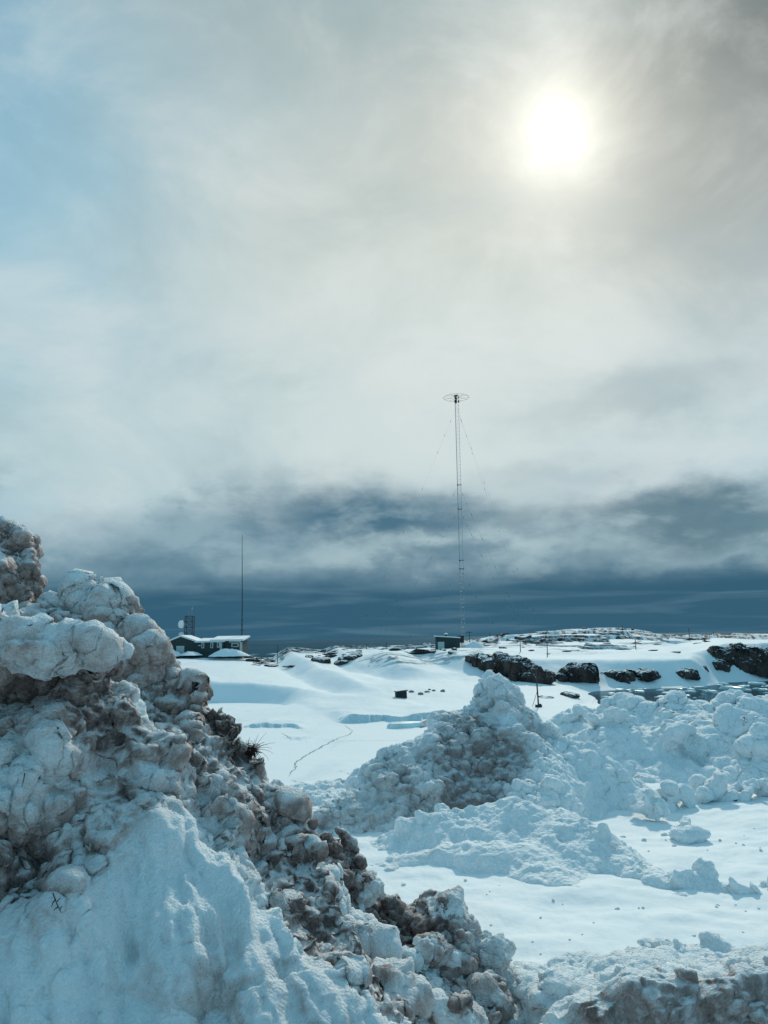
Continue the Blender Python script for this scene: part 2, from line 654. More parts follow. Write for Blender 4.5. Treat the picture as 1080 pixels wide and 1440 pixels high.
# distance stations and ground heights down each column of directions
cols = {
    -700: [(0, ROAD), (11.5, ROAD), (20, -5.8), (32, ICE), (86, ICE), (100, -8.5), (120, -6.6), (150, -5), (178, -3.6), (195, -3.6), (215, -11), (400, -14)],
    240:  [(0, ROAD), (11.5, ROAD), (20, -5.8), (32, ICE), (84, ICE), (98, -8.4), (118, -6.5), (150, -4.6), (176, -3.35), (195, -3.3), (212, -11), (400, -14)],
    340:  [(0, ROAD), (11.5, ROAD), (20, -5.8), (32, ICE), (84, ICE), (100, -8.3), (122, -6.3), (150, -4.4), (176, -3.3), (200, -3.3), (216, -11), (400, -14)],
    450:  [(0, ROAD), (11.5, ROAD), (20, -5.8), (32, ICE), (84, ICE), (102, -8.1), (125, -6.2), (150, -4.2), (172, -3.0), (200, -3.1), (214, -11), (400, -14)],
    560:  [(0, ROAD), (12.2, ROAD), (20, -5.8), (32, ICE), (84, ICE), (104, -8.0), (125, -6.8), (145, -4.3), (165, -2.7), (195, -2.9), (210, -11), (400, -14)],
    640:  [(0, ROAD), (15, ROAD), (22, -5.8), (34, ICE), (84, ICE), (104, -8.3), (128, -7.0), (145, -4.0), (160, -2.4), (195, -2.1), (250, -2.0), (262, -11), (400, -14)],
    700:  [(0, ROAD), (17, ROAD), (24, -5.8), (36, ICE), (84, ICE), (104, -8.5), (132, -7.4), (140, -4.0), (155, -2.6), (195, -1.2), (250, -1.2), (272, -11), (400, -14)],
    775:  [(0, ROAD), (18.5, ROAD), (26, -5.8), (38, ICE), (84, ICE), (104, -8.2), (132, -8.0), (140, -4.4), (160, -2.8), (200, -0.6), (250, 0.4), (280, -2), (295, -11), (400, -14)],
    850:  [(0, ROAD), (19, ROAD), (26, -5.8), (38, ICE), (100, ICE), (112, -9.6), (128, -9.9), (134, -8.8), (141, -4.6), (165, -2.6), (200, -0.6), (250, 0.5), (280, -2), (295, -11), (400, -14)],
    950:  [(0, ROAD), (19, ROAD), (26, -5.8), (38, ICE), (100, ICE), (108, -9.8), (130, -9.9), (136, -8.8), (143, -4.6), (165, -3.0), (200, -1.6), (240, -0.9), (270, -3), (285, -11), (400, -14)],
    1010: [(0, ROAD), (19, ROAD), (26, -5.8), (38, ICE), (100, ICE), (106, -9.8), (140, -9.9), (146, -8.9), (152, -2.2), (175, -1.7), (210, -1.4), (240, -2), (262, -11), (400, -14)],
    1090: [(0, ROAD), (19, ROAD), (26, -5.8), (38, ICE), (100, ICE), (106, -9.8), (144, -9.9), (149, -8.9), (154, -2.4), (175, -1.8), (205, -1.9), (225, -3), (245, -11), (400, -14)],
    1700: [(0, ROAD), (19, ROAD), (26, -5.8), (38, ICE), (100, ICE), (106, -9.8), (144, -9.9), (150, -8.9), (156, -3.0), (175, -2.6), (205, -2.8), (225, -5), (245, -11), (400, -14)],
}
dgrid = np.arange(0, 401, 0.5)
caz = np.array([azel(p, 897)[0] for p in cols])
ctab = []
for p, prof in cols.items():
    a = np.array(prof)
    zz = np.interp(dgrid, a[:, 0], a[:, 1])
    ker = np.hanning(9); ker /= ker.sum()
    zz = np.convolve(np.pad(zz, 4, 'edge'), ker, 'valid')
    ctab.append(zz)
ctab = np.array(ctab)


def poly_dist(X, Y, pts):
    """nearest distance to a polyline, signed (negative = camera side of a left-to-right line), and parameter z"""
    best = np.full(X.shape, 1e9)
    sg = np.zeros(X.shape)
    zc = np.zeros(X.shape)
    for (x0, y0, z0), (x1, y1, z1) in zip(pts[:-1], pts[1:]):
        ex, ey = x1 - x0, y1 - y0
        l2 = ex * ex + ey * ey + 1e-9
        t = np.clip(((X - x0) * ex + (Y - y0) * ey) / l2, 0, 1)
        ddx, ddy = X - (x0 + t * ex), Y - (y0 + t * ey)
        d = np.sqrt(ddx * ddx + ddy * ddy)
        cr = ex * (Y - y0) - ey * (X - x0)
        k = d < best
        best = np.where(k, d, best)
        sg = np.where(k, np.sign(cr), sg)
        zc = np.where(k, z0 + t * (z1 - z0), zc)
    return best, sg, zc


def base_ground(X, Y):
    R = np.hypot(X, Y)
    AZ = np.degrees(np.arctan2(X, Y))
    ai = np.clip(np.interp(AZ, caz, np.arange(len(caz))), 0, len(caz) - 1.001)
    i0 = ai.astype(int)
    t = ai - i0
    t = t * t * (3 - 2 * t)
    q = np.clip(R * np.cos(np.radians(np.clip(AZ, -60, 60))), 0, 399.4) / 0.5
    j = q.astype(int)
    u = q - j
    z0 = ctab[i0, j] * (1 - u) + ctab[i0, j + 1] * u
    z1 = ctab[i0 + 1, j] * (1 - u) + ctab[i0 + 1, j + 1] * u
    return z0 * (1 - t) + z1 * t


def gp(px, py):
    """point on the base ground seen at a pixel (distance marched)"""
    v = ray(px, py)
    d = np.arange(3, 300, 0.25)
    P = v[None, :] * (d / v[1])[:, None]
    z = base_ground(P[:, 0], P[:, 1])
    k = np.argmax(P[:, 2] < z) if (P[:, 2] < z).any() else len(d) - 1
    return (float(P[k, 0]), float(P[k, 1]), float(z[k]))


# wind drifts: line along the foot of a steep camera-side face
drifts = [  # pixels along the brow, height, front width, back fade
    ([(150, 955), (300, 962), (352, 962), (405, 970), (450, 984)], 3.0, 5.5, 20.0),
    ([(372, 914), (405, 926), (450, 948), (520, 978)], 2.0, 5.0, 12.0),
    ([(440, 916), (480, 927), (520, 945)], 1.2, 3.5, 9.0),
    ([(495, 922), (545, 942), (600, 953), (680, 950)], 2.0, 6.5, 16.0),
    ([(575, 922), (630, 933), (690, 956)], 1.4, 5.0, 10.0),
]
scarps = [  # broken edge of the shore ice
    ([(330, 1024), (375, 1022), (405, 1023), (432, 1026)], 0.45, 0.3, 5.0),
    ([(470, 1015), (500, 1015), (540, 1013), (565, 1015), (590, 1012), (612, 1008), (645, 1003)], 0.62, 0.35, 11.0),
    ([(546, 1024), (565, 1026), (592, 1025)], 0.30, 0.2, 2.5),
    ([(390, 1036), (420, 1040), (450, 1034)], 0.14, 0.3, 2.0),
]
dr_w = [([gp(*p) for p in pts], h, wf, wb) for pts, h, wf, wb in drifts]
sc_w = [([gp(*p) for p in pts], h, wf, wb) for pts, h, wf, wb in scarps]


def end_fade(X, Y, pts, w):
    a, b = pts[0], pts[-1]
    e = np.array([b[0] - a[0], b[1] - a[1]])
    l = np.hypot(*e)
    t = ((X - a[0]) * e[0] + (Y - a[1]) * e[1]) / l
    return sstep(t, 0, w) * (1 - sstep(t, l - w, l))


def step_prof(sd, wf, wb):
    up = sstep(sd, -wf * 0.5, wf * 0.5)
    back = np.exp(-np.clip(sd - wf * 0.5, 0, None) / wb)
    return up * back


def ground(X, Y):
    """height, rock amount, bare ice amount"""
    sh = X.shape
    X = X.ravel(); Y = Y.ravel()
    P2d = np.stack([X, Y, np.zeros_like(X)], 1)
    R = np.hypot(X, Y)
    wob = (fbm(P2d, 0.05, 3, 3.1) - 0.5)
    far = sstep(R, 70, 100)
    z = base_ground(X + wob * 10 * far, Y + (fbm(P2d, 0.06, 3, 9.1) - 0.5) * 9 * far)
    land = sstep(z, -9.3, -7.6) * far
    zb = z.copy()
    ice = np.zeros_like(z)
    for pts, h, wf, wb in dr_w:
        d, s, _ = poly_dist(X, Y + wob * 5, pts)
        k = (d < 90)
        z = z + np.where(k, h * (0.30 * step_prof(d * s, wf, wb) - 0.70 * (1 - sstep(d * s, -wf * .5, wf * .5)) * np.exp(-np.clip(-d * s - wf * .5, 0, None) / (wb * .6))) * end_fade(X, Y, pts, 11), 0)
    for pts, h, wf, wb in sc_w:
        jag = (fbm(P2d, 0.9, 4, 2.2) - 0.5) * 2.6
        d, s, _ = poly_dist(X, Y + jag, pts)
        pr = h * (0.3 + 1.4 * vnoise(P2d, 0.33, 6.6)) * step_prof(d * s, wf, wb) * end_fade(X, Y, pts, 2)
        z = z + pr
        ice = np.maximum(ice, np.exp(-((d * s) / (wf * 0.9)) ** 2) * end_fade(X, Y, pts, 2))
    # undulation
    z = z + land * (fbm(P2d, 0.05, 4, 5.5) - 0.62) * 1.0
    z = z + land * (fbm(P2d * np.array([1, 0.5, 1]), 0.35, 3, 8.5) - 0.5) * 0.25
    z = np.where((zb > -9.1) & (R < 205), np.maximum(z, -9.03), z)
    # stony ledges on the headland
    up = sstep(z, -5.6, -4.0) * far
    n = fbm(P2d * np.array([0.55, 1, 1]), 0.16, 5, 21.0, 0.55)
    AZ = np.degrees(np.arctan2(X, Y))
    msk = up * (0.75 + 0.25 * sstep(AZ, 5.5, 9)) * sstep(AZ, -11, -7)
    msk = msk * sstep(fbm(P2d, 0.03, 2, 30.0), 0.30, 0.5)
    led = sstep(n, 0.53, 0.56) + 0.8 * sstep(n, 0.62, 0.645)
    z = z + led * 0.75 * msk
    rock = msk * (np.exp(-((n - 0.545) / 0.018) ** 2) + np.exp(-((n - 0.632) / 0.016) ** 2))
    rock = rock * 1.6 * sstep(vnoise(P2d, 0.5, 4.4), 0.15, 0.35)
    # near snow: small relief on the ploughed ground
    near = 1 - sstep(R, 18, 30)
    z = z + near * ((fbm(P2d, 0.5, 4, 1.5) - 0.5) * 0.26 + (fbm(P2d * np.array([1, 2.2, 1]), 1.5, 3, 7.5) - 0.5) * 0.07 + (fbm(P2d, 6, 4, 2.5) - 0.5) * 0.03)
    # sea ice: slight pillows
    flat = (1 - far) * sstep(R, 28, 38)
    z = z + flat * (fbm(P2d, 0.2, 3, 11.0) - 0.5) * 0.10
    return z.reshape(sh), np.clip(rock, 0, 1).reshape(sh), np.clip(ice, 0, 1).reshape(sh)


rows = np.concatenate([np.linspace(0.6, 18, 300)[:-1], np.geomspace(18, 80, 170)[:-1], np.linspace(80, 200, 560)[:-1],
                       np.linspace(200, 300, 140)[:-1], np.linspace(300, 400, 8)])
azs = np.radians(np.concatenate([np.linspace(-180, -36, 60)[:-1], np.linspace(-36, 36, 980), np.linspace(36, 180, 60)[1:]]))
AA, RR = np.meshgrid(azs, rows)
XX, YY = RR * np.sin(AA), RR * np.cos(AA)
ZZ, RK, IC = ground(XX, YY)
nr, nc = XX.shape
idx = np.arange(nr * nc).reshape(nr, nc)
Fq = np.stack([idx[:-1, :-1], idx[:-1, 1:], idx[1:, 1:], idx[1:, :-1]], -1).reshape(-1, 4)
me = np_mesh('ground', np.stack([XX, YY, ZZ], -1).reshape(-1, 3), Fq[:, ::-1])
if get_no(me)[len(me.vertices) // 2][2] < 0:
    me.flip_normals()
set_attr(me, 'rock', RK.ravel())
set_attr(me, 'ice', IC.ravel())
tag(link('ground', me, M_ter), kind='structure')

sea = MB()
ns = 96
ringr = [60, 400, 2000, 9000, 45000]
sv, sf = [(0.0, 0.0, 0.0)], []
for r in ringr:
    for i in range(ns):
        a = 2 * math.pi * i / ns
        sv.append((r * math.sin(a), r * math.cos(a), 0))
for k in range(len(ringr) - 1):
    for i in range(ns):
        sf.append((1 + k * ns + i, 1 + k * ns + (i + 1) % ns, 1 + (k + 1) * ns + (i + 1) % ns, 1 + (k + 1) * ns + i)[::-1])
for i in range(ns):
    sf.append((0, 1 + (i + 1) % ns, 1 + i))
sea.v, sea.f = sv, sf
tag(sea.build('sea', M_sea, loc=(0, 0, -9.25)), kind='structure')


def gz(x, y):
    z, _, _ = ground(np.array([float(x)]), np.array([float(y)]))
    return float(z[0])


def gpt(px, d):
    """ground point in the direction of column px at distance d (finds the pixel row itself)"""
    v = ray(px, 900)
    x = v[0] / v[1] * d
    z = gz(x, d)
    # correct for roll so that the column really is px
    for _ in range(3):
        u = np.linalg.solve(RN, np.array([x, d, z]))
        x += (px - (540 + F * u[0] / -u[2])) / F * d
        z = gz(x, d)
    return np.array([x, d, z])


# ------------------------------------------------------------------ snow banks
def ico_template(sub):
    import bmesh
    bm = bmesh.new()
    bmesh.ops.create_icosphere(bm, subdivisions=sub, radius=1.0)
    V = np.array([v.co[:] for v in bm.verts])
    Fc = np.array([[v.index for v in f.verts] for f in bm.faces])
    bm.free()
    return V, Fc


TI, TF = ico_template(2)
T3, TF3 = ico_template(3)
T5, TF5 = ico_template(5)


def chunk_shape(V, seed, ang=0.5, lo=0.38, hi=0.85, npl=8):
    """angular snow block: sphere cut by random planes, then roughened"""
    r = np.random.default_rng(seed)
    rad_ = np.ones(len(V))
    for _ in range(npl):
        n = r.normal(size=3); n /= np.linalg.norm(n)
        c = r.uniform(lo, hi)
        dt = V @ n
        rad_ = np.minimum(rad_, np.where(dt > 1e-3, c / np.maximum(dt, 1e-3), 9))
    rr = 1 - ang + ang * rad_
    rr = rr * (0.88 + 0.28 * fbm(V, 1.7, 3, seed * 3.7))
    return V * rr[:, None]


shapes = [chunk_shape(TI, s, 1.0) * np.random.default_rng(s).uniform(.75, 1.45, 3) for s in range(24)]


def rot_rand(r):
    q = r.normal(size=4); q /= np.linalg.norm(q)
    w, x, y, z = q
    return np.array([[1 - 2 * (y * y + z * z), 2 * (x * y - z * w), 2 * (x * z + y * w)],
                     [2 * (x * y + z * w), 1 - 2 * (x * x + z * z), 2 * (y * z - x * w)],
                     [2 * (x * z - y * w), 2 * (y * z + x * w), 1 - 2 * (x * x + y * y)]])


def ridge(X, Y, pts, sf, sb, r):
    d, s, zc = poly_dist(X, Y, pts)
    sl = np.where(s < 0, sf, sb)
    return zc - sl * (np.sqrt(d * d + r * r) - r)


def smax(a, b, k=0.15):
    h = np.clip(0.5 + 0.5 * (a - b) / k, 0, 1)
    return b * (1 - h) + a * h + k * h * (1 - h)


def cluster(bl, r, big=0.09, n=3):
    """every large lump gets smaller ones clinging to it"""
    out = []
    for c, s in bl:
        c = np.asarray(c, float)
        sv = np.ones(3) * s if np.ndim(s) == 0 else np.asarray(s, float)
        m = min(float(sv.prod()) ** (1 / 3), sv.min() * 1.5)
        if m < big:
            out.append((c, s))
            continue
        out.append((c, sv * 0.80 if np.ndim(s) else s * 0.85))
        for _ in range(n):
            v = r.normal(size=3); v /= np.linalg.norm(v)
            k = r.uniform(.28, .5) * m
            out.append((c + v * sv * 0.74, k * r.uniform(.7, 1.3, 3)))
            if k > big * 0.5:
                for _ in range(1):
                    u = r.normal(size=3); u /= np.linalg.norm(u)
                    out.append((c + v * sv * 0.74 + u * k * .8, k * r.uniform(.3, .5)))
    return out


def pile(name, hfun, box, zbot, res, blobs, voxel, mat, disp, dirt, seed=0, warp=((3.0, .08), (8.0, .042), (19.0, .018)), wmask=None, smooth=10):
    """solid from a height function plus a heap of blocks, fused by voxels and roughened"""
    x0, x1, y0, y1 = box
    xs = np.arange(x0, x1 + res, res); ys = np.arange(y0, y1 + res, res)
    X, Y = np.meshgrid(xs, ys)
    Z = hfun(X, Y)
    Z = np.maximum(Z, zbot + 0.02)
    n, m = X.shape
    top = np.stack([X, Y, Z], -1).reshape(-1, 3)
    bot = np.stack([X, Y, np.full_like(X, zbot)], -1).reshape(-1, 3)
    ix = np.arange(n * m).reshape(n, m)
    a, b, c, d = ix[:-1, :-1].ravel(), ix[:-1, 1:].ravel(), ix[1:, 1:].ravel(), ix[1:, :-1].ravel()
    o = n * m
    tris = [np.stack([a, b, c], 1), np.stack([a, c, d], 1), np.stack([a, c, b], 1) + o, np.stack([a, d, c], 1) + o]
    for e, fl in ((ix[0, :], 0), (ix[-1, :], 1), (ix[:, 0], 1), (ix[:, -1], 0)):
        p, q = e[:-1], e[1:]
        t1, t2 = np.stack([p, p + o, q + o], 1), np.stack([p, q + o, q], 1)
        if fl:
            t1, t2 = t1[:, ::-1], t2[:, ::-1]
        tris += [t1, t2]
    V = [top, bot]
    Fs = [np.concatenate(tris)]
    off = 2 * o
    r = np.random.default_rng(seed + 100)
    blobs = cluster(blobs, r, big=voxel * 6)
    for (c_, s_) in blobs:
        sh = shapes[r.integers(len(shapes))]
        M = rot_rand(r)
        s_ = np.asarray(s_, float)
        if s_.ndim == 0:
            vv = (sh * (s_ * r.uniform(0.75, 1.25, 3))) @ M.T
        else:
            vv = (sh @ M.T) * s_
        V.append(vv + np.asarray(c_))
        Fs.append(TF + off)
        off += len(sh)
    me = np_mesh(name + '_raw', np.concatenate(V), np.concatenate(Fs))
    tmp = bpy.data.objects.new(name + '_raw', me)
    C.objects.link(tmp)
    md = tmp.modifiers.new('remesh', 'REMESH')
    md.mode = 'VOXEL'
    md.voxel_size = voxel
    md.use_smooth_shade = True
    dg = bpy.context.evaluated_depsgraph_get()
    out = bpy.data.meshes.new_from_object(tmp.evaluated_get(dg))
    bpy.data.objects.remove(tmp)
    bpy.data.meshes.remove(me)
    out.name = name
    P = get_co(out)
    E = np.empty(len(out.edges) * 2, np.int32)
    out.edges.foreach_get('vertices', E)
    P = relax(P, E.reshape(-1, 2), smooth)
    P0_ = P.copy()
    wm = 1.0 if wmask is None else wmask(P)[:, None]
    for sc, am in warp:
        P = P + wm * np.stack([fbm(P, sc, 2, 71.0 + 13 * i) - 0.5 for i in range(3)], 1) * 2 * am
    out.vertices.foreach_set('co', np.ascontiguousarray(P, np.float32).ravel())
    out.update()
    Nn = get_no(out)
    dsp = disp(P, Nn)
    P = P + Nn * dsp[:, None]
    out.vertices.foreach_set('co', np.ascontiguousarray(P, np.float32).ravel())
    out.update()
    out.polygons.foreach_set('use_smooth', np.full(len(out.polygons), True))
    dd = dirt(P0_, get_no(out), dsp)
    set_attr(out, 'dirt', dd)
    out.materials.clear()
    print(name, len(out.vertices), 'verts')
    return link(name, out, mat)


def scatter(hfun, box, n, smin, smax_, alpha, mask, seed, sink=0.35):
    r = np.random.default_rng(seed)
    k = n * 12
    x = r.uniform(box[0], box[1], k); y = r.uniform(box[2], box[3], k)
    w = mask(x, y)
    keep = r.random(k) < w
    x, y = x[keep][:n], y[keep][:n]
    s = smin * (1 - r.random(len(x)) * (1 - (smin / smax_) ** alpha)) ** (-1 / alpha)
    z = hfun(x, y) - s * sink * r.uniform(0, 2, len(x)) + s * 0.15
    return [((x[i], y[i], z[i]), s[i]) for i in range(len(x))]


def cauli(P, specs, off=0):
    """crumbly crust: tilted facets and warped lumps over several sizes"""
    s0, a0 = specs[-1]
    out = (0.25 - np.abs(fbm(P, s0 * 0.5, 4, off + 60, 0.6) - 0.5) * 2) * a0 * 2.0
    for sc, am in specs:
        Q = P + np.stack([fbm(P, sc * 0.8, 3, off + 5 + 9 * i) - 0.5 for i in range(3)], 1) * (1.1 / sc)
        w = worley(Q, sc, off)
        out = out + am * (0.45 * (0.55 - w * w) + 0.8 * facets(Q, sc * 0.9, off + 3) + 1.2 * (fbm(P, sc * 1.3, 3, off + 40) - 0.5))
    return out


def zones(P, lst):
    """dirt patches as soft balls in the snow: (px,py,d,radius,amount)"""
    v = np.zeros(len(P))
    for px, py, d, r, a in lst:
        c = at(px, py, d)
        q = ((P - c) ** 2).sum(1) / (r * r)
        v = np.maximum(v, a * np.exp(-q * q))
    return v


# ---- big bank on the left
r1 = [at(*p) for p in [(-420, 570, 5.4), (-150, 670, 5.3), (0, 755, 5.3), (40, 820, 5.28), (60, 855, 5.25), (120, 880, 5.2), (170, 925, 5.15), (222, 962, 5.1),
                        (260, 990, 5.05), (310, 1010, 5.0), (354, 1046, 5.0), (380, 1115, 5.0), (408, 1212, 5.1), (436, 1285, 5.1)]]
r2 = [at(*p) for p in [(-420, 870, 4.3), (-100, 935, 4.3), (60, 955, 4.32), (150, 975, 4.3), (185, 1030, 4.2), (210, 1100, 4.0), (285, 1190, 3.85), (365, 1265, 3.75),
                        (425, 1335, 3.6), (478, 1400, 3.45), (520, 1470, 3.3), (560, 1620, 3.0)]]


def h_left(X, Y):
    P = np.stack([X.ravel(), Y.ravel(), 0 * X.ravel()], 1)
    n = (fbm(P, 1.3, 3, 4.0).reshape(X.shape) - 0.5)
    a = ridge(X, Y, r1, 0.62, 1.5, 0.10)
    b = ridge(X, Y, r2, 0.95, 0.9, 0.10)
    return np.maximum(smax(a, b, 0.10) + n * 0.22, -2.7)


bxl = (-4.2, 0.9, 1.6, 6.4)


def m_left(x, y):
    d, s, _ = poly_dist(x, y, r2)
    sd = d * s
    behind = sstep(sd, 0.08, 0.2)
    return np.clip(behind * 1.0 + (1 - behind) * 0.008, 0, 1)


bl = scatter(h_left, bxl, 950, 0.035, 0.17, 1.7, m_left, 1)
r_ = np.random.default_rng(5)
# crest lumps that make the skyline
for px, py, d, s in [(6, 760, 5.3, (.17, .2, .17)), (24, 748, 5.3, (.10, .15, .10)), (2, 790, 5.3, (.20, .2, .24)), (20, 808, 5.25, (.13, .2, .2)), (-45, 775, 5.3, (.3, .25, .26)),
                     (-100, 735, 5.35, (.3, .25, .25)), (108, 852, 5.2, (.15, .18, .12)), (138, 850, 5.2, (.08, .12, .10)), (78, 858, 5.25, (.14, .18, .11)), (148, 868, 5.15, (.10, .15, .10)),
                     (50, 862, 5.2, (.18, .2, .13)), (165, 905, 5.1, (.13, .15, .11)), (195, 918, 5.1, (.11, .14, .12)), (208, 940, 5.05, (.08, .12, .11)), (175, 940, 5.0, (.18, .2, .16)),
                     (200, 965, 5.0, (.12, .15, .11)), (262, 990, 5.0, (.12, .12, .09)), (302, 1020, 4.95, (.12, .12, .09)), (342, 1050, 4.95, (.12, .12, .09)), (362, 1075, 4.9, (.09, .1, .09)),
                     (386, 1135, 4.9, (.11, .12, .13)), (408, 1180, 4.9, (.12, .12, .15)), (385, 1240, 4.8, (.14, .14, .12))]:
    bl.append((at(px, py, d), s))
# hanging ledge in front
for px, py, d, s in [(-60, 905, 4.0, (.3, .34, .13)), (-10, 900, 3.98, (.20, .30, .11)), (30, 900, 3.95, (.18, .30, .10)), (70, 912, 3.93, (.18, .30, .085)), (105, 918, 3.92, (.15, .28, .075)),
                     (138, 917, 3.90, (.10, .22, .055)), (166, 910, 3.88, (.05, .10, .045)), (35, 880, 4.05, (.10, .14, .08)), (0, 872, 4.1, (.12, .14, .09)), (60, 893, 4.0, (.08, .12, .06)),
                     (-80, 885, 4.1, (.25, .3, .13)), (130, 898, 3.92, (.035, .08, .04)), (20, 945, 4.15, (.25, .2, .12)), (90, 950, 4.15, (.2, .2, .10)), (140, 950, 4.2, (.14, .18, .10))]:
    s = (s[0], s[1], s[2] * .72)
    bl.append((at(px, py, d), s))


def w_left(P):
    d, s, _ = poly_dist(P[:, 0], P[:, 1], r2)
    return np.maximum(np.maximum(0.22 + 0.78 * sstep(d * s, -0.02, 0.2), sstep(P[:, 2], -0.5, -0.15)), zones(P, ZR))


def d_left(P, Nn):
    d, s, _ = poly_dist(P[:, 0], P[:, 1], r2)
    beh = 0.10 + 0.90 * sstep(d * s, 0.0, 0.2)
    low = sstep(P[:, 2], -0.6, -0.2) * 0.7
    beh = np.maximum(np.maximum(beh, low), 0.85 * zones(P, ZR))
    big = cauli(P, [(2.4, 0.10)], 3)
    fine = cauli(P, [(6.5, 0.040), (15, 0.024), (34, 0.013)], 11)
    # slumped flutes running down the smooth face
    u = P @ np.array([0.86, 0.50, 0.0])
    Q = np.stack([u, P @ np.array([-0.5, 0.7, -0.1]) * 0.35, P[:, 2] * 0.22], 1)
    fl = (fbm(Q, 3.4, 4, 6.0) - 0.5) * 0.24 + (0.2 - np.abs(fbm(Q, 6.5, 4, 16.0, .6) - 0.5)) * 0.22 + (fbm(P, 7, 4, 26.0) - .5) * .05
    return big * (0.5 + 0.5 * beh) + fine * beh + fl * (1 - 0.6 * beh) + (fbm(P, 30, 3, 2) - 0.5) * 0.012


ZR = [(20, 1010, 4.1, .5, 1), (120, 1020, 4.1, .42, 1), (190, 1060, 4.1, .3, 1), (60, 1110, 3.85, .4, 1), (150, 1120, 3.9, .3, 1), (20, 1200, 3.6, .35, 1), (90, 1180, 3.7, .28, .9), (20, 1290, 3.3, .2, .7)]
zl = [(330, 1400, 3.35, .3, .38), (210, 1350, 3.3, .2, .3), (120, 1420, 3.0, .2, .35), (440, 1420, 3.5, .25, .45), (20, 975, 4.15, .33, 1.25), (120, 975, 4.15, .30, 1.2), (200, 990, 4.2, .25, 1.0), (20, 930, 3.95, .2, .6), (100, 935, 3.95, .2, .5), (440, 1300, 4.4, .42, 1.4), (490, 1390, 4.0, .38, 1.3), (400, 1250, 4.6, .34, 1.3), (350, 1180, 4.7, .3, 1.1), (20, 800, 5.2, .45, .8), (120, 880, 5.2, .5, .7), (190, 930, 5.0, .25, .7), (60, 1000, 3.9, .55, .65), (150, 970, 4.1, .35, .6), (10, 1020, 4.0, .4, 1.0), (100, 1100, 3.9, .3, .8),
      (250, 1010, 4.9, .42, .9), (330, 1050, 4.9, .3, .85), (250, 1100, 4.6, .4, .75), (170, 1060, 4.2, .3, .9), (205, 1110, 4.0, .2, .9), (30, 1190, 3.6, .36, 1.1), (90, 1160, 3.7, .28, .9),
      (370, 1170, 4.8, .35, .9), (400, 1210, 4.8, .25, .9), (300, 1140, 4.6, .25, .8), (60, 1330, 3.1, .22, .5), (20, 1280, 3.2, .2, .7), (395, 1420, 3.3, .2, .4), (330, 1170, 4.5, .25, .8)]


ZC = [(-10, 885, 3.98, .25, 1), (50, 890, 3.95, .25, 1), (110, 908, 3.92, .2, 1), (160, 908, 3.88, .12, 1), (110, 838, 5.2, .24, 1), (60, 1085, 3.9, .22, .9), (150, 1075, 4.0, .12, .8), (215, 1000, 4.6, .15, .7), (215, 1080, 4.05, .12, .8), (25, 1100, 3.85, .2, .9), (300, 1110, 4.75, .14, .7), (205, 990, 5.0, .16, .6)]


def dirt_left(P, Nn, dsp):
    z = zones(P, zl) * (1 - 0.85 * zones(P, ZC))
    n = fbm(P, 2.2, 4, 9.0)
    n2 = fbm(P, 9, 3, 19.0)
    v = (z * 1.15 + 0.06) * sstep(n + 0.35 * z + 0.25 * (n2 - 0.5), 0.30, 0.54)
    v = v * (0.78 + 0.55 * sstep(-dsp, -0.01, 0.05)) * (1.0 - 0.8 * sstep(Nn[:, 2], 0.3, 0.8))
    return np.clip(v, 0, 1)


tag(pile('snow_bank', h_left, bxl, -2.9, 0.04, bl, 0.013, M_bank, d_left, dirt_left, 1, wmask=w_left, smooth=14),
    'tall grimy bank of cut snow rising at the left edge, higher than the horizon', 'snow bank', 'ploughed snow banks')

# ---- rubble heap at its foot
r3 = [at(*p) for p in [(330, 1150, 5.4), (395, 1190, 5.4), (440, 1200, 5.5), (490, 1218, 5.6), (530, 1260, 5.6), (560, 1290, 5.6), (600, 1288, 5.55), (635, 1284, 5.5), (672, 1325, 5.5), (700, 1382, 5.6), (722, 1420, 5.7)]]


def h_rub(X, Y):
    a = ridge(X, Y, r3, 0.62, 1.1, 0.08)
    return np.maximum(a, -2.7)


bxr = (-1.5, 1.35, 3.2, 6.6)
inside = lambda hf, zb: (lambda x, y: (hf(x, y) > zb).astype(float))
br = scatter(h_rub, bxr, 1700, 0.035, 0.13, 1.7, inside(h_rub, -2.62), 2, 0.35)
for px, py, d, s in [(487, 1180, 5.5, (.10, .1, .12)), (492, 1205, 5.45, (.12, .1, .12)), (515, 1240, 5.4, (.09, .1, .09)), (562, 1262, 5.5, (.07, .1, .12)), (625, 1268, 5.4, (.15, .14, .12)),
                     (600, 1290, 5.35, (.15, .14, .12)), (645, 1300, 5.35, (.14, .13, .14)), (512, 1240, 5.3, (.08, .08, .09)), (680, 1330, 5.4, (.16, .15, .13)), (705, 1370, 5.4, (.13, .15, .13)),
                     (690, 1395, 5.0, (.16, .14, .10)), (545, 1375, 4.6, (.14, .12, .20)), (640, 1430, 4.6, (.18, .14, .10)), (610, 1320, 5.1, (.13, .1, .1)), (450, 1190, 5.4, (.14, .12, .1))]:
    py += 10 if px > 500 else 4
    s = (s[0] * .9, s[1], s[2] * .85)
    br.append((at(px, py, d), s))


def d_rub(P, Nn):
    return cauli(P, [(3.6, 0.04), (8.5, 0.036), (19, 0.020), (40, 0.011)], 23)


zr = [(470, 1230, 5.2, .35, 1.0), (560, 1310, 5.2, .35, 1.0), (480, 1300, 4.8, .4, 1.0), (600, 1370, 4.8, .3, .9), (520, 1350, 4.7, .35, .95), (440, 1240, 5.2, .3, 1.0),
      (660, 1380, 4.9, .3, .6), (500, 1420, 4.3, .35, .9), (590, 1280, 5.4, .3, .8), (430, 1300, 4.8, .4, .9), (560, 1400, 4.4, .35, .7), (640, 1400, 4.6, .3, .6)]


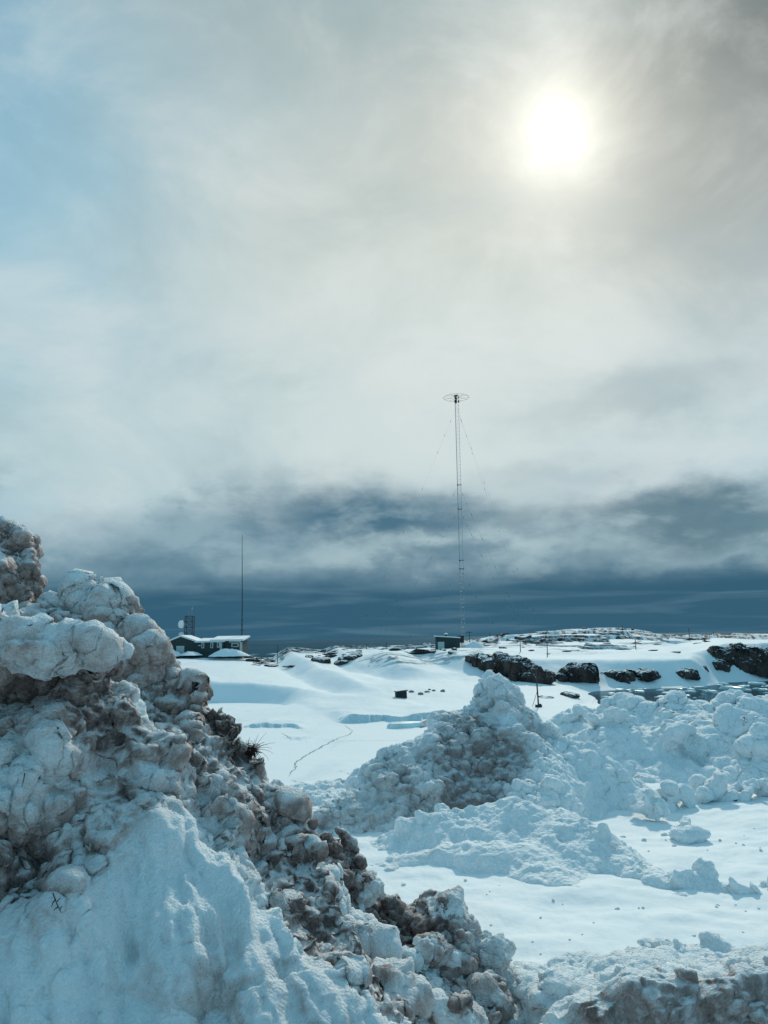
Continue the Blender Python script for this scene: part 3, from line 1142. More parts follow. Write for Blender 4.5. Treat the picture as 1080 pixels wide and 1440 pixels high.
def dirt_rub(P, Nn, dsp):
    z = zones(P, zr)
    n = worley(P, 3.2, 4.0)
    n2 = fbm(P, 3, 4, 8)
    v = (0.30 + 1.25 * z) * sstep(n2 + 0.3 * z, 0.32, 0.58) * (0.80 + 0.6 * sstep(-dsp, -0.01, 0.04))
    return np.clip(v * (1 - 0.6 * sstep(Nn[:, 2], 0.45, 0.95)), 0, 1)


tag(pile('snow_bank', h_rub, bxr, -2.9, 0.04, br, 0.013, M_bank, d_rub, dirt_rub, 2),
    'brown and grey heap of broken snow lumps at the foot of the tall bank', 'snow bank', 'ploughed snow banks')

# ---- dirty block, bottom right
r4 = [at(*p) for p in [(850, 1390, 4.5), (905, 1376, 4.5), (980, 1373, 4.5), (1080, 1364, 4.45), (1300, 1360, 4.4), (1600, 1360, 4.4)]]
r4b = [at(*p) for p in [(785, 1400, 4.9), (810, 1385, 5.0), (850, 1374, 5.1), (930, 1380, 5.1), (1080, 1370, 5.0), (1500, 1365, 5.0)]]


def h_blk(X, Y):
    P = np.stack([X.ravel(), Y.ravel(), 0 * X.ravel()], 1)
    n = (fbm(P, 2.2, 3, 14.0).reshape(X.shape) - 0.5)
    a = ridge(X, Y, r4, 2.6, 0.3, 0.05)
    b = ridge(X, Y, r4b, 1.3, 1.6, 0.10)
    return np.maximum(smax(a, b, 0.08) + n * 0.12, -2.7)


bxb = (0.8, 4.4, 3.2, 6.0)
bb = scatter(h_blk, bxb, 110, 0.03, 0.11, 1.8, inside(h_blk, -2.4), 3, 0.5)
for px, py, d, s in [(775, 1382, 4.9, (.11, .12, .12)), (765, 1412, 4.8, (.08, .1, .12)), (850, 1368, 5.1, (.14, .14, .06)), (890, 1388, 4.6, (.12, .12, .08)), (1040, 1378, 4.6, (.2, .15, .07))]:
    bb.append((at(px, py, d), s))


def d_blk(P, Nn):
    return cauli(P, [(2.6, 0.05), (9, 0.022), (22, 0.012), (45, 0.008)], 31) * (1 - 0.6 * sstep(Nn[:, 2], .45, .9))


zb_ = [(850, 1405, 4.35, .22, 1.2), (905, 1415, 4.3, .33, .95), (1000, 1405, 4.3, .40, .95), (1080, 1405, 4.3, .40, .9), (1010, 1385, 4.4, .33, .8), (1200, 1400, 4.4, .5, .8)]


def dirt_blk(P, Nn, dsp):
    z = zones(P, zb_)
    n = fbm(P, 4, 4, 18)
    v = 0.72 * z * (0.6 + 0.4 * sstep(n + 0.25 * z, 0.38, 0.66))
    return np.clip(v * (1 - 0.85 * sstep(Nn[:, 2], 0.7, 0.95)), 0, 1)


tag(pile('snow_bank', h_blk, bxb, -2.9, 0.04, bb, 0.013, M_bank, d_blk, dirt_blk, 3),
    'low cut snow block with a grey-brown stained front in the bottom right corner', 'snow bank', 'ploughed snow banks')

# ---- cone-shaped pile in the middle
r5 = [at(*p) for p in [(428, 1172, 11.0), (465, 1146, 11.0), (515, 1104, 11.4), (558, 1076, 11.8), (605, 1040, 12.3), (642, 1014, 12.7), (676, 990, 13.0), (705, 962, 13.1),
                        (728, 995, 13.0), (752, 1025, 12.9), (790, 1046, 12.8), (835, 1052, 12.6), (870, 1080, 12.3), (900, 1112, 12.0), (940, 1140, 11.6), (985, 1160, 11.2)]]
r5b = [at(*p) for p in [(705, 1005, 12.6), (740, 1050, 12.0), (760, 1105, 11.2)]]


def h_cone(X, Y):
    P = np.stack([X.ravel(), Y.ravel(), 0 * X.ravel()], 1)
    n = (fbm(P, 0.9, 3, 24.0).reshape(X.shape) - 0.5)
    a = ridge(X, Y, r5, 0.72, 1.0, 0.12)
    b = ridge(X, Y, r5b, 0.8, 0.8, 0.2)
    return np.maximum(smax(a, b, 0.2) + n * 0.25, -2.75)


bxc = (-1.9, 5.4, 9.2, 15.2)


def m_cone(x, y):
    ins = (h_cone(x, y) > -2.6)
    px = 540 + x / y * F
    left = 1 - sstep(px + (y - 12) * 20, 730, 800)
    return ins * (0.04 + 0.96 * left)


bc = scatter(h_cone, bxc, 4200, 0.045, 0.14, 1.9, m_cone, 4, 0.25)
for px, py, d, s in [(703, 970, 13.0, (.16, .2, .2)), (713, 985, 12.95, (.2, .22, .2)), (692, 992, 12.9, (.2, .22, .18)), (650, 1015, 12.7, (.2, .2, .15)), (600, 1058, 12.2, (.2, .2, .13)),
                     (540, 1098, 11.5, (.16, .2, .12)), (905, 1125, 11.4, (.28, .25, .17)), (930, 1140, 11.2, (.25, .22, .14)), (965, 1165, 10.9, (.2, .16, .09)), (765, 1030, 12.8, (.3, .2, .16)),
                     (455, 1150, 11.0, (.2, .2, .12)), (430, 1148, 11.2, (.12, .15, .12)), (440, 1165, 10.9, (.15, .15, .1))]:
    bc.append((at(px, py, d), s))


def d_cone(P, Nn):
    px = 540 + P[:, 0] / P[:, 1] * F
    left = 1 - sstep(px, 740, 800)
    return cauli(P, [(1.6, 0.07)], 41) + cauli(P, [(3.6, 0.05), (8.5, 0.035), (18, 0.018)], 43) * (0.15 + 0.85 * left)


zc_ = [(700, 1010, 12.9, .5, .6), (660, 1040, 12.5, .5, .95), (700, 1080, 12.0, .6, 1.0), (630, 1080, 12.0, .6, .85), (560, 1110, 11.4, .6, .6), (740, 1040, 12.4, .35, .7), (660, 1110, 11.4, .5, .9),
       (500, 1140, 11.0, .4, .5), (440, 1160, 10.9, .4, .7), (600, 1130, 11, .5, .7)]


def dirt_cone(P, Nn, dsp):
    z = zones(P, zc_)
    n = fbm(P, 1.6, 4, 28)
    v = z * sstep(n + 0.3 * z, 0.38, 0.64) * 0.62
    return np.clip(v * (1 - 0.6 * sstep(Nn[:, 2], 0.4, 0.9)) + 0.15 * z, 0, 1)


tag(pile('snow_bank', h_cone, bxc, -2.9, 0.08, bc, 0.024, M_mid, d_cone, dirt_cone, 4, smooth=3, warp=((1.5, .14), (4.0, .07), (10.0, .03))),
    'peaked mid-distance pile of grey broken snow with a clean blue flank on its right', 'snow bank', 'ploughed snow banks')

# ---- long back ridge on the right
r6 = [at(*p) for p in [(745, 1022, 16.5), (790, 1004, 16.8), (835, 994, 17.2), (880, 990, 17.0), (915, 998, 16.6), (965, 996, 16.4), (1010, 998, 16.4), (1080, 992, 16.2), (1200, 990, 16.2), (1500, 985, 16.2)]]
r6b = [at(*p) for p in [(800, 1034, 15.2), (850, 1022, 15.2), (905, 1030, 15.0), (990, 1025, 14.9), (1080, 1027, 14.6), (1400, 1025, 14.6)]]


def h_back(X, Y):
    P = np.stack([X.ravel(), Y.ravel(), 0 * X.ravel()], 1)
    n = (fbm(P, 0.7, 4, 34.0).reshape(X.shape) - 0.5)
    a = ridge(X, Y, r6, 0.42, 0.9, 0.15)
    b = ridge(X, Y, r6b, 0.52, 0.5, 0.2)
    return np.maximum(smax(a, b, 0.15) + n * 0.38, -2.75)


bxk = (2.4, 13.5, 11.2, 18.8)
bk = scatter(h_back, bxk, 330, 0.06, 0.30, 1.8, inside(h_back, -2.55), 5, 1.0)
for px, py, d, s in [(800, 1006, 16.5, (.4, .3, .2)), (870, 996, 17, (.4, .3, .2)), (948, 992, 16.5, (.18, .2, .24)), (985, 1002, 16.4, (.3, .3, .16)), (1020, 990, 16.3, (.4, .3, .24)), (1060, 1000, 16, (.4, .3, .2)),
                     (850, 1015, 15.2, (.5, .4, .3)), (1040, 1025, 14.8, (.6, .4, .4)), (950, 1040, 14.5, (.5, .4, .35)), (1080, 1060, 13.8, (.5, .4, .35))]:
    bk.append((at(px, py, d), s))
for i in range(46):   # row of lumps along its foot
    px = 900 + i * 6 + r_.uniform(-6, 6)
    bk.append((at(px, 1120 + r_.uniform(-14, 8) - (px - 900) * 0.01, 12.1 + r_.uniform(-.2, .5)), r_.uniform(.05, .17)))


def d_back(P, Nn):
    return cauli(P, [(0.8, 0.20), (1.7, 0.07), (4.5, 0.018), (11, 0.008)], 51) + (0.12 - np.abs(fbm(P, 0.9, 4, 52) - .5)) * 0.35


def dirt_back(P, Nn, dsp):
    return np.clip((fbm(P, 2.0, 4, 3) - 0.62) * 1.2 * (dsp < 0), 0, 0.25)


tag(pile('snow_bank', h_back, bxk, -2.9, 0.1, bk, 0.03, M_mid, d_back, dirt_back, 5, warp=((1.5, .14), (4.0, .07), (10.0, .03))),
    'long clean bank of bluish snow blocks just in front of the dark water', 'snow bank', 'ploughed snow banks')

# ---- low crossing ridge
r7 = [at(*p) for p in [(500, 1195, 10.1), (560, 1166, 10.0), (620, 1144, 10.0), (690, 1131, 10.0), (760, 1138, 9.8), (815, 1150, 9.5), (850, 1174, 9.2), (890, 1202, 8.8), (925, 1232, 8.5),
                        (985, 1236, 8.3), (1040, 1246, 8.15), (1090, 1242, 8.1), (1200, 1245, 8.0), (1400, 1245, 8.0)]]
r7b = [at(*p) for p in [(560, 1205, 9.2), (640, 1188, 9.3), (720, 1196, 9.0), (775, 1218, 8.6), (820, 1250, 8.2)]]


def h_low(X, Y):
    P = np.stack([X.ravel(), Y.ravel(), 0 * X.ravel()], 1)
    n = (fbm(P, 1.4, 3, 44.0).reshape(X.shape) - 0.5)
    a = ridge(X, Y, r7, 0.50, 0.75, 0.10)
    b = ridge(X, Y, r7b, 0.70, 0.22, 0.06)
    return np.maximum(smax(a, b, 0.10) + n * 0.10, -2.75)


bxw = (-1.0, 7.5, 7.2, 11.4)


def m_low(x, y):
    d, s, _ = poly_dist(x, y, r7)
    return (h_low(x, y) > -2.6) * np.exp(-(d / 0.30) ** 2) * (s > 0 ) + (h_low(x, y) > -2.6) * np.exp(-(d / 0.15) ** 2) * 0.5


bw = scatter(h_low, bxw, 300, 0.03, 0.12, 1.9, m_low, 6, 0.4)
for px, py, d, s in [(935, 1240, 8.3, (.20, .18, .15)), (965, 1240, 8.25, (.17, .16, .14)), (990, 1232, 8.4, (.17, .16, .16)), (900, 1230, 8.6, (.15, .15, .1)), (955, 1268, 7.95, (.12, .1, .06)),
                     (1030, 1250, 8.1, (.16, .15, .17)), (1065, 1255, 8.0, (.18, .16, .15)), (1100, 1250, 8.0, (.2, .16, .18)), (770, 1150, 10.0, (.25, .2, .11)), (735, 1148, 10.1, (.2, .2, .1)),
                     (815, 1165, 9.7, (.18, .18, .1)), (655, 1150, 10.2, (.14, .14, .08)), (860, 1200, 9.2, (.14, .14, .09))]:
    bw.append((at(px, py, d), s))


def d_low(P, Nn):
    d, s, _ = poly_dist(P[:, 0], P[:, 1], r7)
    k = 0.15 + 0.85 * np.exp(-(d / 0.28) ** 2)
    return cauli(P, [(2.2, 0.05), (6, 0.030), (14, 0.012)], 61) * (k - .1) + (fbm(P, 3, 3, 5) - 0.5) * 0.05


tag(pile('snow_bank', h_low, bxw, -2.9, 0.06, bw, 0.02, M_mid, d_low, lambda P, N_, q: np.clip((fbm(P, 4, 3, 3) - 0.66), 0, .2), 6, warp=((2.0, .08), (5.0, .05), (12.0, .02))),
    'low clean snow ridge crossing the flat ground between the two smooth snow patches', 'snow bank', 'ploughed snow banks')


# ------------------------------------------------------------------ loose lumps
def lump(name, p, s, mat, seed, dirt=0.0, fine=9.0, amp=0.2, T=None):
    V, Fc = (T3, TF3) if T is None else T
    sh = chunk_shape(V, seed, 0.6)
    r = np.random.default_rng(seed)
    sh = (sh @ rot_rand(r).T) * np.asarray(s)
    nn = sh / np.linalg.norm(sh, axis=1)[:, None]
    sm = float(np.mean(s))
    sh = sh + nn * (cauli(sh / sm, [(1.6, amp * sm), (4, amp * 0.5 * sm)], seed * 1.3))[:, None]
    me = np_mesh(name, sh, Fc)
    set_attr(me, 'dirt', np.full(len(sh), dirt) * (0.6 + 0.8 * fbm(sh / sm, 1.5, 3, seed)))
    return link(name, me, mat, None, tuple(p))


def near_lump(px, py, s, seed, label, dirt=0.0, group=None):
    p = atz(px, py, ROAD + s[2] * 0.4)
    p[2] = gz(p[0], p[1]) + s[2] * 0.35
    return tag(lump('snow_lump', p, s, M_mid, seed, dirt), label, 'snow lump', group)


def block(px, py, w, h, seed, label, dirt=0.05):
    v = Vector(ray(px, py))
    bpy.context.view_layer.update()
    ok, loc, no, i, ob, m_ = S.ray_cast(bpy.context.evaluated_depsgraph_get(), Vector((0, 0, 0)), v)
    d = loc[1] if ok else 5.0
    k = d / F
    s = (w * k / 2, (w + h) * k / 4, h * k / 2)
    p = at(px, py, d + s[1] * .55)
    V, Fc = T5, TF5
    sh = chunk_shape(V, seed, 1.0, 0.45, 0.9, 9)
    r = np.random.default_rng(seed)
    an = r.uniform(-.5, .5)
    M = np.array([[math.cos(an), 0, math.sin(an)], [0, 1, 0], [-math.sin(an), 0, math.cos(an)]])
    sh = (sh * np.asarray(s)) @ M.T
    sm = float(np.mean(s))
    nn = sh / np.linalg.norm(sh, axis=1)[:, None]
    W = sh + p
    sh = sh + nn * ((fbm(sh / sm, 1.6, 3, seed) - .5) * .45 * sm + cauli(W, [(7, .035), (16, .014), (36, .007)], 11))[:, None]
    me = np_mesh('snow_block', sh, Fc)
    set_attr(me, 'dirt', np.clip(dirt + 1.3 * (fbm(sh / sm, 1.3, 3, seed) - .46), 0, 1))
    me.materials.append(M_bank)
    o = link('snow_block', me, None, None, tuple(p))
    return tag(o, label, 'snow block')


block(545, 1385, 62, 120, 201, 'tall leaning pale block in the middle of the brown rubble')
block(514, 1250, 42, 40, 202, 'round pale snow ball perched near the top of the brown rubble')
block(625, 1290, 62, 74, 203, 'large upright grey-topped block that is the highest of the rubble heap', 0.2)
block(645, 1352, 46, 44, 204, 'square pale block in the rubble below the large upright grey block')
block(690, 1395, 62, 50, 205, 'broad pale block low on the right end of the rubble heap')
block(650, 1432, 78, 40, 206, 'flat pale block on the bottom edge at the right of the rubble')
block(600, 1330, 40, 30, 207, 'small rounded bluish block between two grey ones in the rubble')
near_lump(968, 1172, (.26, .18, .13), 71, 'largest loose snow lump, low and flat, lying at the right foot of the peaked pile')
k = 0
for px, py, s in [(886, 1191, .035), (1012, 1180, .03), (1035, 1186, .025), (934, 1168, .07), (905, 1178, .05), (1070, 1198, .03), (948, 1186, .045), (760, 1290, .02), (995, 1195, .02),
                  (1000, 1215, .03), (875, 1172, .06), (690, 1300, .02), (835, 1300, .016), (1045, 1310, .018)]:
    k += 1
    s *= .7
    near_lump(px, py, (s, s * .8, s * .55), 80 + k, 'small crumb of snow scattered on the smooth snow to the right of the piles', 0.1, 'snow crumbs on the smooth snow')

rq = np.random.default_rng(909)
for (x0, x1, y0, y1, n_, wh) in [(880, 1080, 1150, 1200, 10, 'on the far smooth patch before the clean back bank'), (560, 800, 1235, 1275, 8, 'close under the low crossing ridge'),
                             (860, 1080, 1262, 1290, 9, 'just before the right end of the low ridge'), (640, 760, 1290, 1345, 6, 'beside the brown rubble heap'), (800, 1000, 1295, 1330, 4, 'behind the cut block in the corner')]:
    for _ in range(n_):
        k += 1
        s_ = .009 * (1 - rq.random() * .96) ** -0.40
        near_lump(rq.uniform(x0, x1), rq.uniform(y0, y1), (s_ * 1.1, s_, s_ * .7), 80 + k, ('snow crumb ' if s_ < .016 else 'large snow crumb ') + wh, 0.15 * rq.random(), ('crumbs ' if s_ < .016 else 'large crumbs ') + wh)

# brown stone, tufts and twig on the left bank
bpy.context.view_layer.update()
dgm = bpy.context.evaluated_depsgraph_get()


def hit(px, py):
    v = Vector(ray(px, py))
    ok, loc, no, i, ob, mx = S.ray_cast(dgm, Vector((0, 0, 0)), v)
    return (np.array(loc), np.array(no)) if ok else (np.array(v * 5), np.array([0, -1, 0]))


def edge_of_bank(py, x0=300, x1=440):
    """rightmost point of the near bank on a pixel row"""
    best = None
    for px in range(x0, x1, 2):
        p, n = hit(px, py)
        if p[1] < 6.5:
            best = (px, p)
    return best


ex, p = edge_of_bank(1160, 360, 470) or (415, at(415, 1160, 5.2))
tag(lump('stone', at(ex + 2, 1158, p[1]), (.045, .045, .034), M_stone, 5, 0, amp=.05),
    'smooth red-brown stone wedged in the notch between the tall bank and the grey pile', 'stone')

ex, p = edge_of_bank(1056) or (355, at(355, 1056, 5.0))
root = np.array(at(ex - 1, 1056, p[1] - 0.02))
gr = MB()
r2_ = random.Random(4)
for i in range(260):
    d = Vector((r2_.gauss(0.25, .6), r2_.gauss(-.2, .5), r2_.gauss(0, .6))).normalized()
    L_ = r2_.uniform(.015, .055)
    b0 = Vector(root) + Vector((r2_.gauss(0, .016), r2_.gauss(0, .01), r2_.gauss(0, .02)))
    c_ = Vector((r2_.uniform(-.02, .02), r2_.uniform(-.02, .02), r2_.uniform(-.025, .01)))
    gr.path([b0, b0 + d * L_ * .5 + c_ * .3, b0 + d * L_ + c_], .0021, 3, .0008)
gr2 = MB()
for (tx, tz, cx) in [(.035, .10, .01), (.085, .105, .02), (.095, .035, .05), (.12, .01, .06), (.13, -.02, .07), (.10, -.06, .08), (.075, .05, .04), (.14, .045, .05), (.06, -.075, .05)]:
    a = Vector(root) + Vector((.015, 0, .005))
    pts = []
    for t in [0, .25, .5, .75, 1]:
        pts.append(a + Vector((tx * t + cx * t * (1 - t) * .6, -.03 * t + r2_.uniform(-.004, .004), tz * t + .05 * t * (1 - t))))
    gr2.path(pts, .0018, 3, .0006)
gt = tag(empty('grass_tuft', tuple(root)), 'dark red-brown tuft of dead grass sticking out of the right side of the tall bank', 'grass')
a_ = gr.build('root_clump', M_grass); b_ = gr2.build('grass_blades', M_grass)
for o in (a_, b_):
    o.parent = gt
    o.matrix_parent_inverse = Matrix.Translation(-Vector(root))

tw = MB()
for (x0, y0, x1, y1) in [(76, 1256, 88, 1284), (80, 1264, 74, 1276), (82, 1268, 87, 1263), (84, 1275, 77, 1281), (86, 1279, 90, 1274)]:
    pa, na = hit(x0, y0); pb, nb = hit(x1, y1)
    off_ = Vector((0, -.012, .004))
    tw.path([Vector(pa) + off_, (Vector(pa) + Vector(pb)) / 2 + off_ * 1.6, Vector(pb) + off_], .003, 4, .0012)
tag(tw.build('twig', M_grass), 'small dark leafy twig stuck on the smooth lower face of the tall bank', 'twig')
tw = MB()
pa, na = hit(36, 1088); pb, nb = hit(32, 1106)
tw.path([Vector(pa) + Vector((0, -.01, .004)), (Vector(pa) + Vector(pb)) / 2 + Vector((.006, -.02, 0)), Vector(pb) + Vector((0, -.012, 0))], .003, 4, .0012)
tag(tw.build('twig', M_grass), 'single thin dark stem on the pale patch at the upper left of the tall bank', 'twig')
k = 0
stm = None
for px, py, L_ in [(268, 960, .05), (271, 967, .04), (300, 1000, .03), (322, 1017, .03)]:
    pa, na = hit(px, py + 12)
    if pa[1] > 7: pa = at(px, py + 12, 5.0)
    k += 1
    st = MB()
    st.path([Vector(pa), Vector(pa) + Vector((.006, 0, L_ * .6)), Vector(pa) + Vector((.016, -.005, L_))], .002, 3, .0008)
    lab = ['tallest of the thin dry straws on the sloping shoulder of the tall bank', 'thin dry straw just right of the tallest straw on the bank shoulder',
           'short dry straw halfway down the shoulder of the tall bank', 'lowest short dry straw above the dark grass tuft'][k - 1]
    tag(st.build('dry_straw', M_grass), lab, 'grass')


# ------------------------------------------------------------------ ice cracks
M_crack = plain('wet_crack', (0.16, 0.25, 0.28), 0.4, 0, 0.3, 2)
cr = [[(486, 1020), (496, 1028), (489, 1034), (478, 1037), (466, 1042), (457, 1047), (446, 1053), (432, 1060), (424, 1067), (415, 1073), (416, 1078), (412, 1084), (407, 1092)],
      [(462, 1042), (490, 1041.5), (530, 1041), (567, 1041)],
      [(562, 1046), (560, 1056), (554, 1066), (549, 1074), (544, 1083), (534, 1092)],
      [(523, 1095), (508, 1093), (496, 1090), (480, 1084)],
      [(407, 1097), (425, 1100), (448, 1105)],
      [(395, 1030), (405, 1036), (412, 1041)]]
for i, c in enumerate(cr):
    pts = []
    for a, b in zip(c[:-1], c[1:]):
        for t in np.linspace(0, 1, 7)[:-1]:
            pts.append(atz(a[0] * (1 - t) + b[0] * t, a[1] * (1 - t) + b[1] * t, ICE + .02))
    pts.append(atz(*c[-1], ICE + .02))
    pts = np.array(pts)
    rr = np.random.default_rng(40 + i)
    pts[:, :2] += rr.normal(0, .07, (len(pts), 2))
    pts[:, 2] = [gz(q[0], q[1]) + .02 for q in pts]
    t = np.gradient(pts, axis=0)
    t /= np.linalg.norm(t, axis=1)[:, None]
    nn = np.stack([-t[:, 1], t[:, 0], 0 * t[:, 0]], 1)
    w = rr.uniform(.012, .055, len(pts)) * np.sin(np.linspace(.15, 3.0, len(pts))) ** .5
    w = w * (1.4 if i in (0, 2) else 0.8)
    V = np.concatenate([pts - nn * w[:, None], pts + nn * w[:, None]])
    m_ = len(pts)
    Fc = [(a, a + 1, a + 1 + m_, a + m_) for a in range(m_ - 1)]
    tag(link('ice_crack', np_mesh('ice_crack', V, Fc), M_crack), kind='structure')


# ------------------------------------------------------------------ cliffs
def edges_of(me):
    E = np.empty(len(me.edges) * 2, np.int32)
    me.edges.foreach_get('vertices', E)
    return E.reshape(-1, 2)


def box_shape(seed):
    r = np.random.default_rng(seed)
    m = np.abs(TI).max(1)[:, None]
    V = TI / m
    return V * (1 - .25 * r.random(3) * (TI[:, 2:3] > 0)) * (0.9 + .2 * fbm(TI, 2, 2, seed)[:, None])


def cliff(label, items, seed, voxel=0.16, group='dark rock cliffs along the shore', nm='cliff'):
    """items: (px, py_top, py_bottom, width_px, distance)"""
    V, Fs, off = [], [], 0
    r = np.random.default_rng(seed)
    if len(items) > 1:
        full = []
        for a, b in zip(items[:-1], items[1:]):
            full += [a, tuple((p + q) / 2 for p, q in zip(a, b))]
        items = full + [items[-1]]
    for px, yt, yb, w, d in items:
        for k in range(6):
            a = at(px, yt, d); b = at(px, yb, d)
            hz = (a[2] - b[2]) / 2
            hw = w / F * d / 2
            sh = box_shape(int(r.integers(1000)))
            an = r.uniform(-.35, .35)
            M = np.array([[math.cos(an), -math.sin(an), 0], [math.sin(an), math.cos(an), r.uniform(-.15, .15)], [0, 0, 1]])
            sc = np.array([hw * r.uniform(.5, .95), 1.8, hz * r.uniform(.85, 1.2)])
            c = (a + b) / 2 + np.array([r.uniform(-.75, .75) * hw, r.uniform(.0, 1.2) + 0.9, r.uniform(-.2, .08) * hz])
            if nm == 'rock':
                c[2] = gz(c[0], c[1]) + hz * 0.35
            V.append((sh @ M.T) * sc + c); Fs.append(TF + off); off += len(sh)
    me = np_mesh('raw', np.concatenate(V), np.concatenate(Fs))
    tmp = bpy.data.objects.new('raw', me); C.objects.link(tmp)
    md = tmp.modifiers.new('r', 'REMESH'); md.mode = 'VOXEL'; md.voxel_size = voxel
    out = bpy.data.meshes.new_from_object(tmp.evaluated_get(bpy.context.evaluated_depsgraph_get()))
    bpy.data.objects.remove(tmp); bpy.data.meshes.remove(me)
    out.name = nm
    P = get_co(out); Nn = get_no(out)
    Q = P * np.array([1, 1, 0.45])
    ds = 1.6 * facets(Q, 0.30, seed) + 0.7 * facets(Q, 0.8, seed + 5) + 0.25 * facets(Q, 2.0, seed + 7) + (np.abs(fbm(Q, 0.9, 4, seed) - .5) - .1) * 1.2
    P = relax(P, edges_of(out), 2)
    k_ = min(1.0, voxel / 0.16)
    P = P + (Nn * np.array([.25, .25, .15]) + np.array([0, -.5, 0])) * (ds * k_)[:, None]
    out.vertices.foreach_set('co', np.ascontiguousarray(P, np.float32).ravel()); out.update()
    out.polygons.foreach_set('use_smooth', np.full(len(out.polygons), False))
    out.materials.clear()
    return tag(link(nm, out, M_rock), label, 'rock' if nm == 'rock' else 'cliff', group)


cliff('longest brown rock face stepping down to the right from below the small hut', [(672, 920, 932, 26, 139), (690, 924, 944, 26, 137), (710, 917, 950, 24, 135), (736, 922, 957, 26, 132), (752, 934, 965, 20, 130), (768, 944, 962, 22, 130)], 1)
cliff('blocky brown rock face right behind the standing pole on the shore snow', [(797, 945, 959, 26, 134), (818, 933, 962, 22, 134), (830, 934, 961, 18, 134)], 2)
cliff('ragged dark rock band half covered by snow above the water', [(862, 943, 956, 28, 137), (880, 941, 962, 28, 136), (900, 941, 958, 28, 137), (917, 945, 958, 24, 138)], 3)
cliff('small dark rock patch in the snow slope between the ragged band and the largest cliff', [(946, 942, 953, 22, 139), (964, 940, 957, 28, 139)], 4)
cliff('smallest dark rock knob high in the snow beside the largest cliff', [(986, 934, 946, 14, 144)], 5, 0.12)
cliff('largest and darkest rock cliff standing over the water at the right edge', [(1024, 911, 950, 36, 150), (1050, 908, 952, 44, 150), (1080, 912, 952, 44, 150), (1110, 910, 952, 50, 150), (1020, 925, 945, 26, 149)], 6)
for lab, it, s in [('dark rock at the top left of the snow slope, right of the green building', [(380, 927, 932, 13, 160)], 11),
                   ('jagged dark rock on the brow of the snow slope between drifts', [(449, 932, 940, 20, 150)], 12),
                   ('long thin dark ledge on the snow brow left of the hut', [(489, 929, 936, 20, 152), (503, 925, 931, 16, 155), (478, 933, 938, 14, 151)], 13),
                   ('small dark rock left of the long ledge', [(434, 929, 932, 9, 157)], 14),
                   ('tiny dark rock on the smooth snow below the hut', [(636, 928, 931, 8, 145)], 15),
                   ('dark rock pair under the hut on the snow slope', [(609, 929.5, 932.5, 6, 148), (640, 926, 930, 5, 150)], 16),
                   ('flat black rock on the near shore right of the pole base', [(773, 973, 976, 16, 105)], 17),
                   ('wedge of black rock on the near shore closest to the dark water', [(805, 969, 976, 17, 108)], 18),
                   ('flat grey rock showing through the snow at the crest above the pole line', [(965, 911, 917, 26, 190), (985, 909, 913, 14, 190)], 19)]:
    cliff(lab, it, s, 0.1, 'lone rocks in the snow', 'rock')

# slivers of rock on the top of the headland
rr = np.random.default_rng(77)
base_s = [chunk_shape(TI, 300 + i, .9) for i in range(8)]
base_m = []
for i, sh in enumerate(base_s):
    m_ = np_mesh('rock', sh * np.array([1.2, .6, .42]) + (np.abs(fbm(sh, 2.5, 2, i)[:, None] - .5)) * 1.2 * sh, TF, False)
    m_.materials.append(M_rock2)
    base_m.append(m_)
for i in range(150):
    if i < 105:
        px, d = rr.uniform(668, 1000), rr.uniform(150, 245)
    else:
        px, d = rr.uniform(345, 620), rr.uniform(148, 190)
    p = gpt(px, d)
    if p[2] < -5.5:
        continue
    o = link('rock', base_m[i % 8], None, None, tuple(p + np.array([0, 0, rr.uniform(-.05, .1)])))
    s = 0.5 * (1 - rr.random() * .93) ** -0.5
    o.scale = (s * rr.uniform(.8, 1.8), s * .8, s * rr.uniform(.5, .8))
    o.rotation_euler = (0, 0, rr.uniform(-.5, .5))
    size = 'broad' if s > 1.0 else ('small' if s > 0.62 else 'tiny')
    if i < 105:
        where = 'just right of the tall mast foot' if px < 740 else ('on the left flank of the low hill' if px < 810 else
                ('on the top of the low hill' if px < 885 else 'between the low hill and largest cliff'))
    else:
        where = 'on the crest right of the green building' if px < 470 else 'on the crest left of the small hut'
    where += ', nearer' if d < 185 else ', further back'
    tag(o, size + ' dark rock sliver ' + where, 'rock', size + ' rock slivers ' + where)

# ------------------------------------------------------------------ ice floes in the channel
fm = []
for i in range(6):
    r = np.random.default_rng(500 + i)
    n = 11
    an = np.sort(r.uniform(0, 2 * math.pi, n)); rd = r.uniform(.65, 1.1, n)
    poly = [(math.cos(a) * q, math.sin(a) * q) for a, q in zip(an, rd)]
    v = [(x, y, -.3) for x, y in poly] + [(x * 1.04, y * 1.04, .10) for x, y in poly] + [(x * .9, y * .9, .26 + r.uniform(-.04, .04)) for x, y in poly] + [(0, 0, .32)]
    f = [(j, (j + 1) % n, n + (j + 1) % n, n + j) for j in range(n)] + [(n + j, n + (j + 1) % n, 2 * n + (j + 1) % n, 2 * n + j) for j in range(n)] + [(2 * n + j, 2 * n + (j + 1) % n, 3 * n) for j in range(n)]
    me = bpy.data.meshes.new('ice_floe'); me.from_pydata(v, [], f); me.update()
    M_f = None
    fm.append(me)
M_floe = plain('floe_ice', (0.62, 0.78, 0.80), 0.5, 0, 0.12, 1.2)
M_floe2 = plain('wet_floe_ice', (0.30, 0.52, 0.55), 0.35, 0, 0.2, 1.2)
for i, me in enumerate(fm):
    me.materials.append(M_floe if i % 2 else M_floe2)
spots = [(888, 967, 5.5), (870, 971, 2.5), (1030, 970, 5.0), (1045, 966, 2.2), (905, 974, 3), (1062, 962, 3.2), (985, 968, 3), (1000, 973, 2.2), (955, 970, 1.6), (925, 966, 2.0), (1075, 971, 2.6), (860, 964, 2), (940, 976, 2.8)]
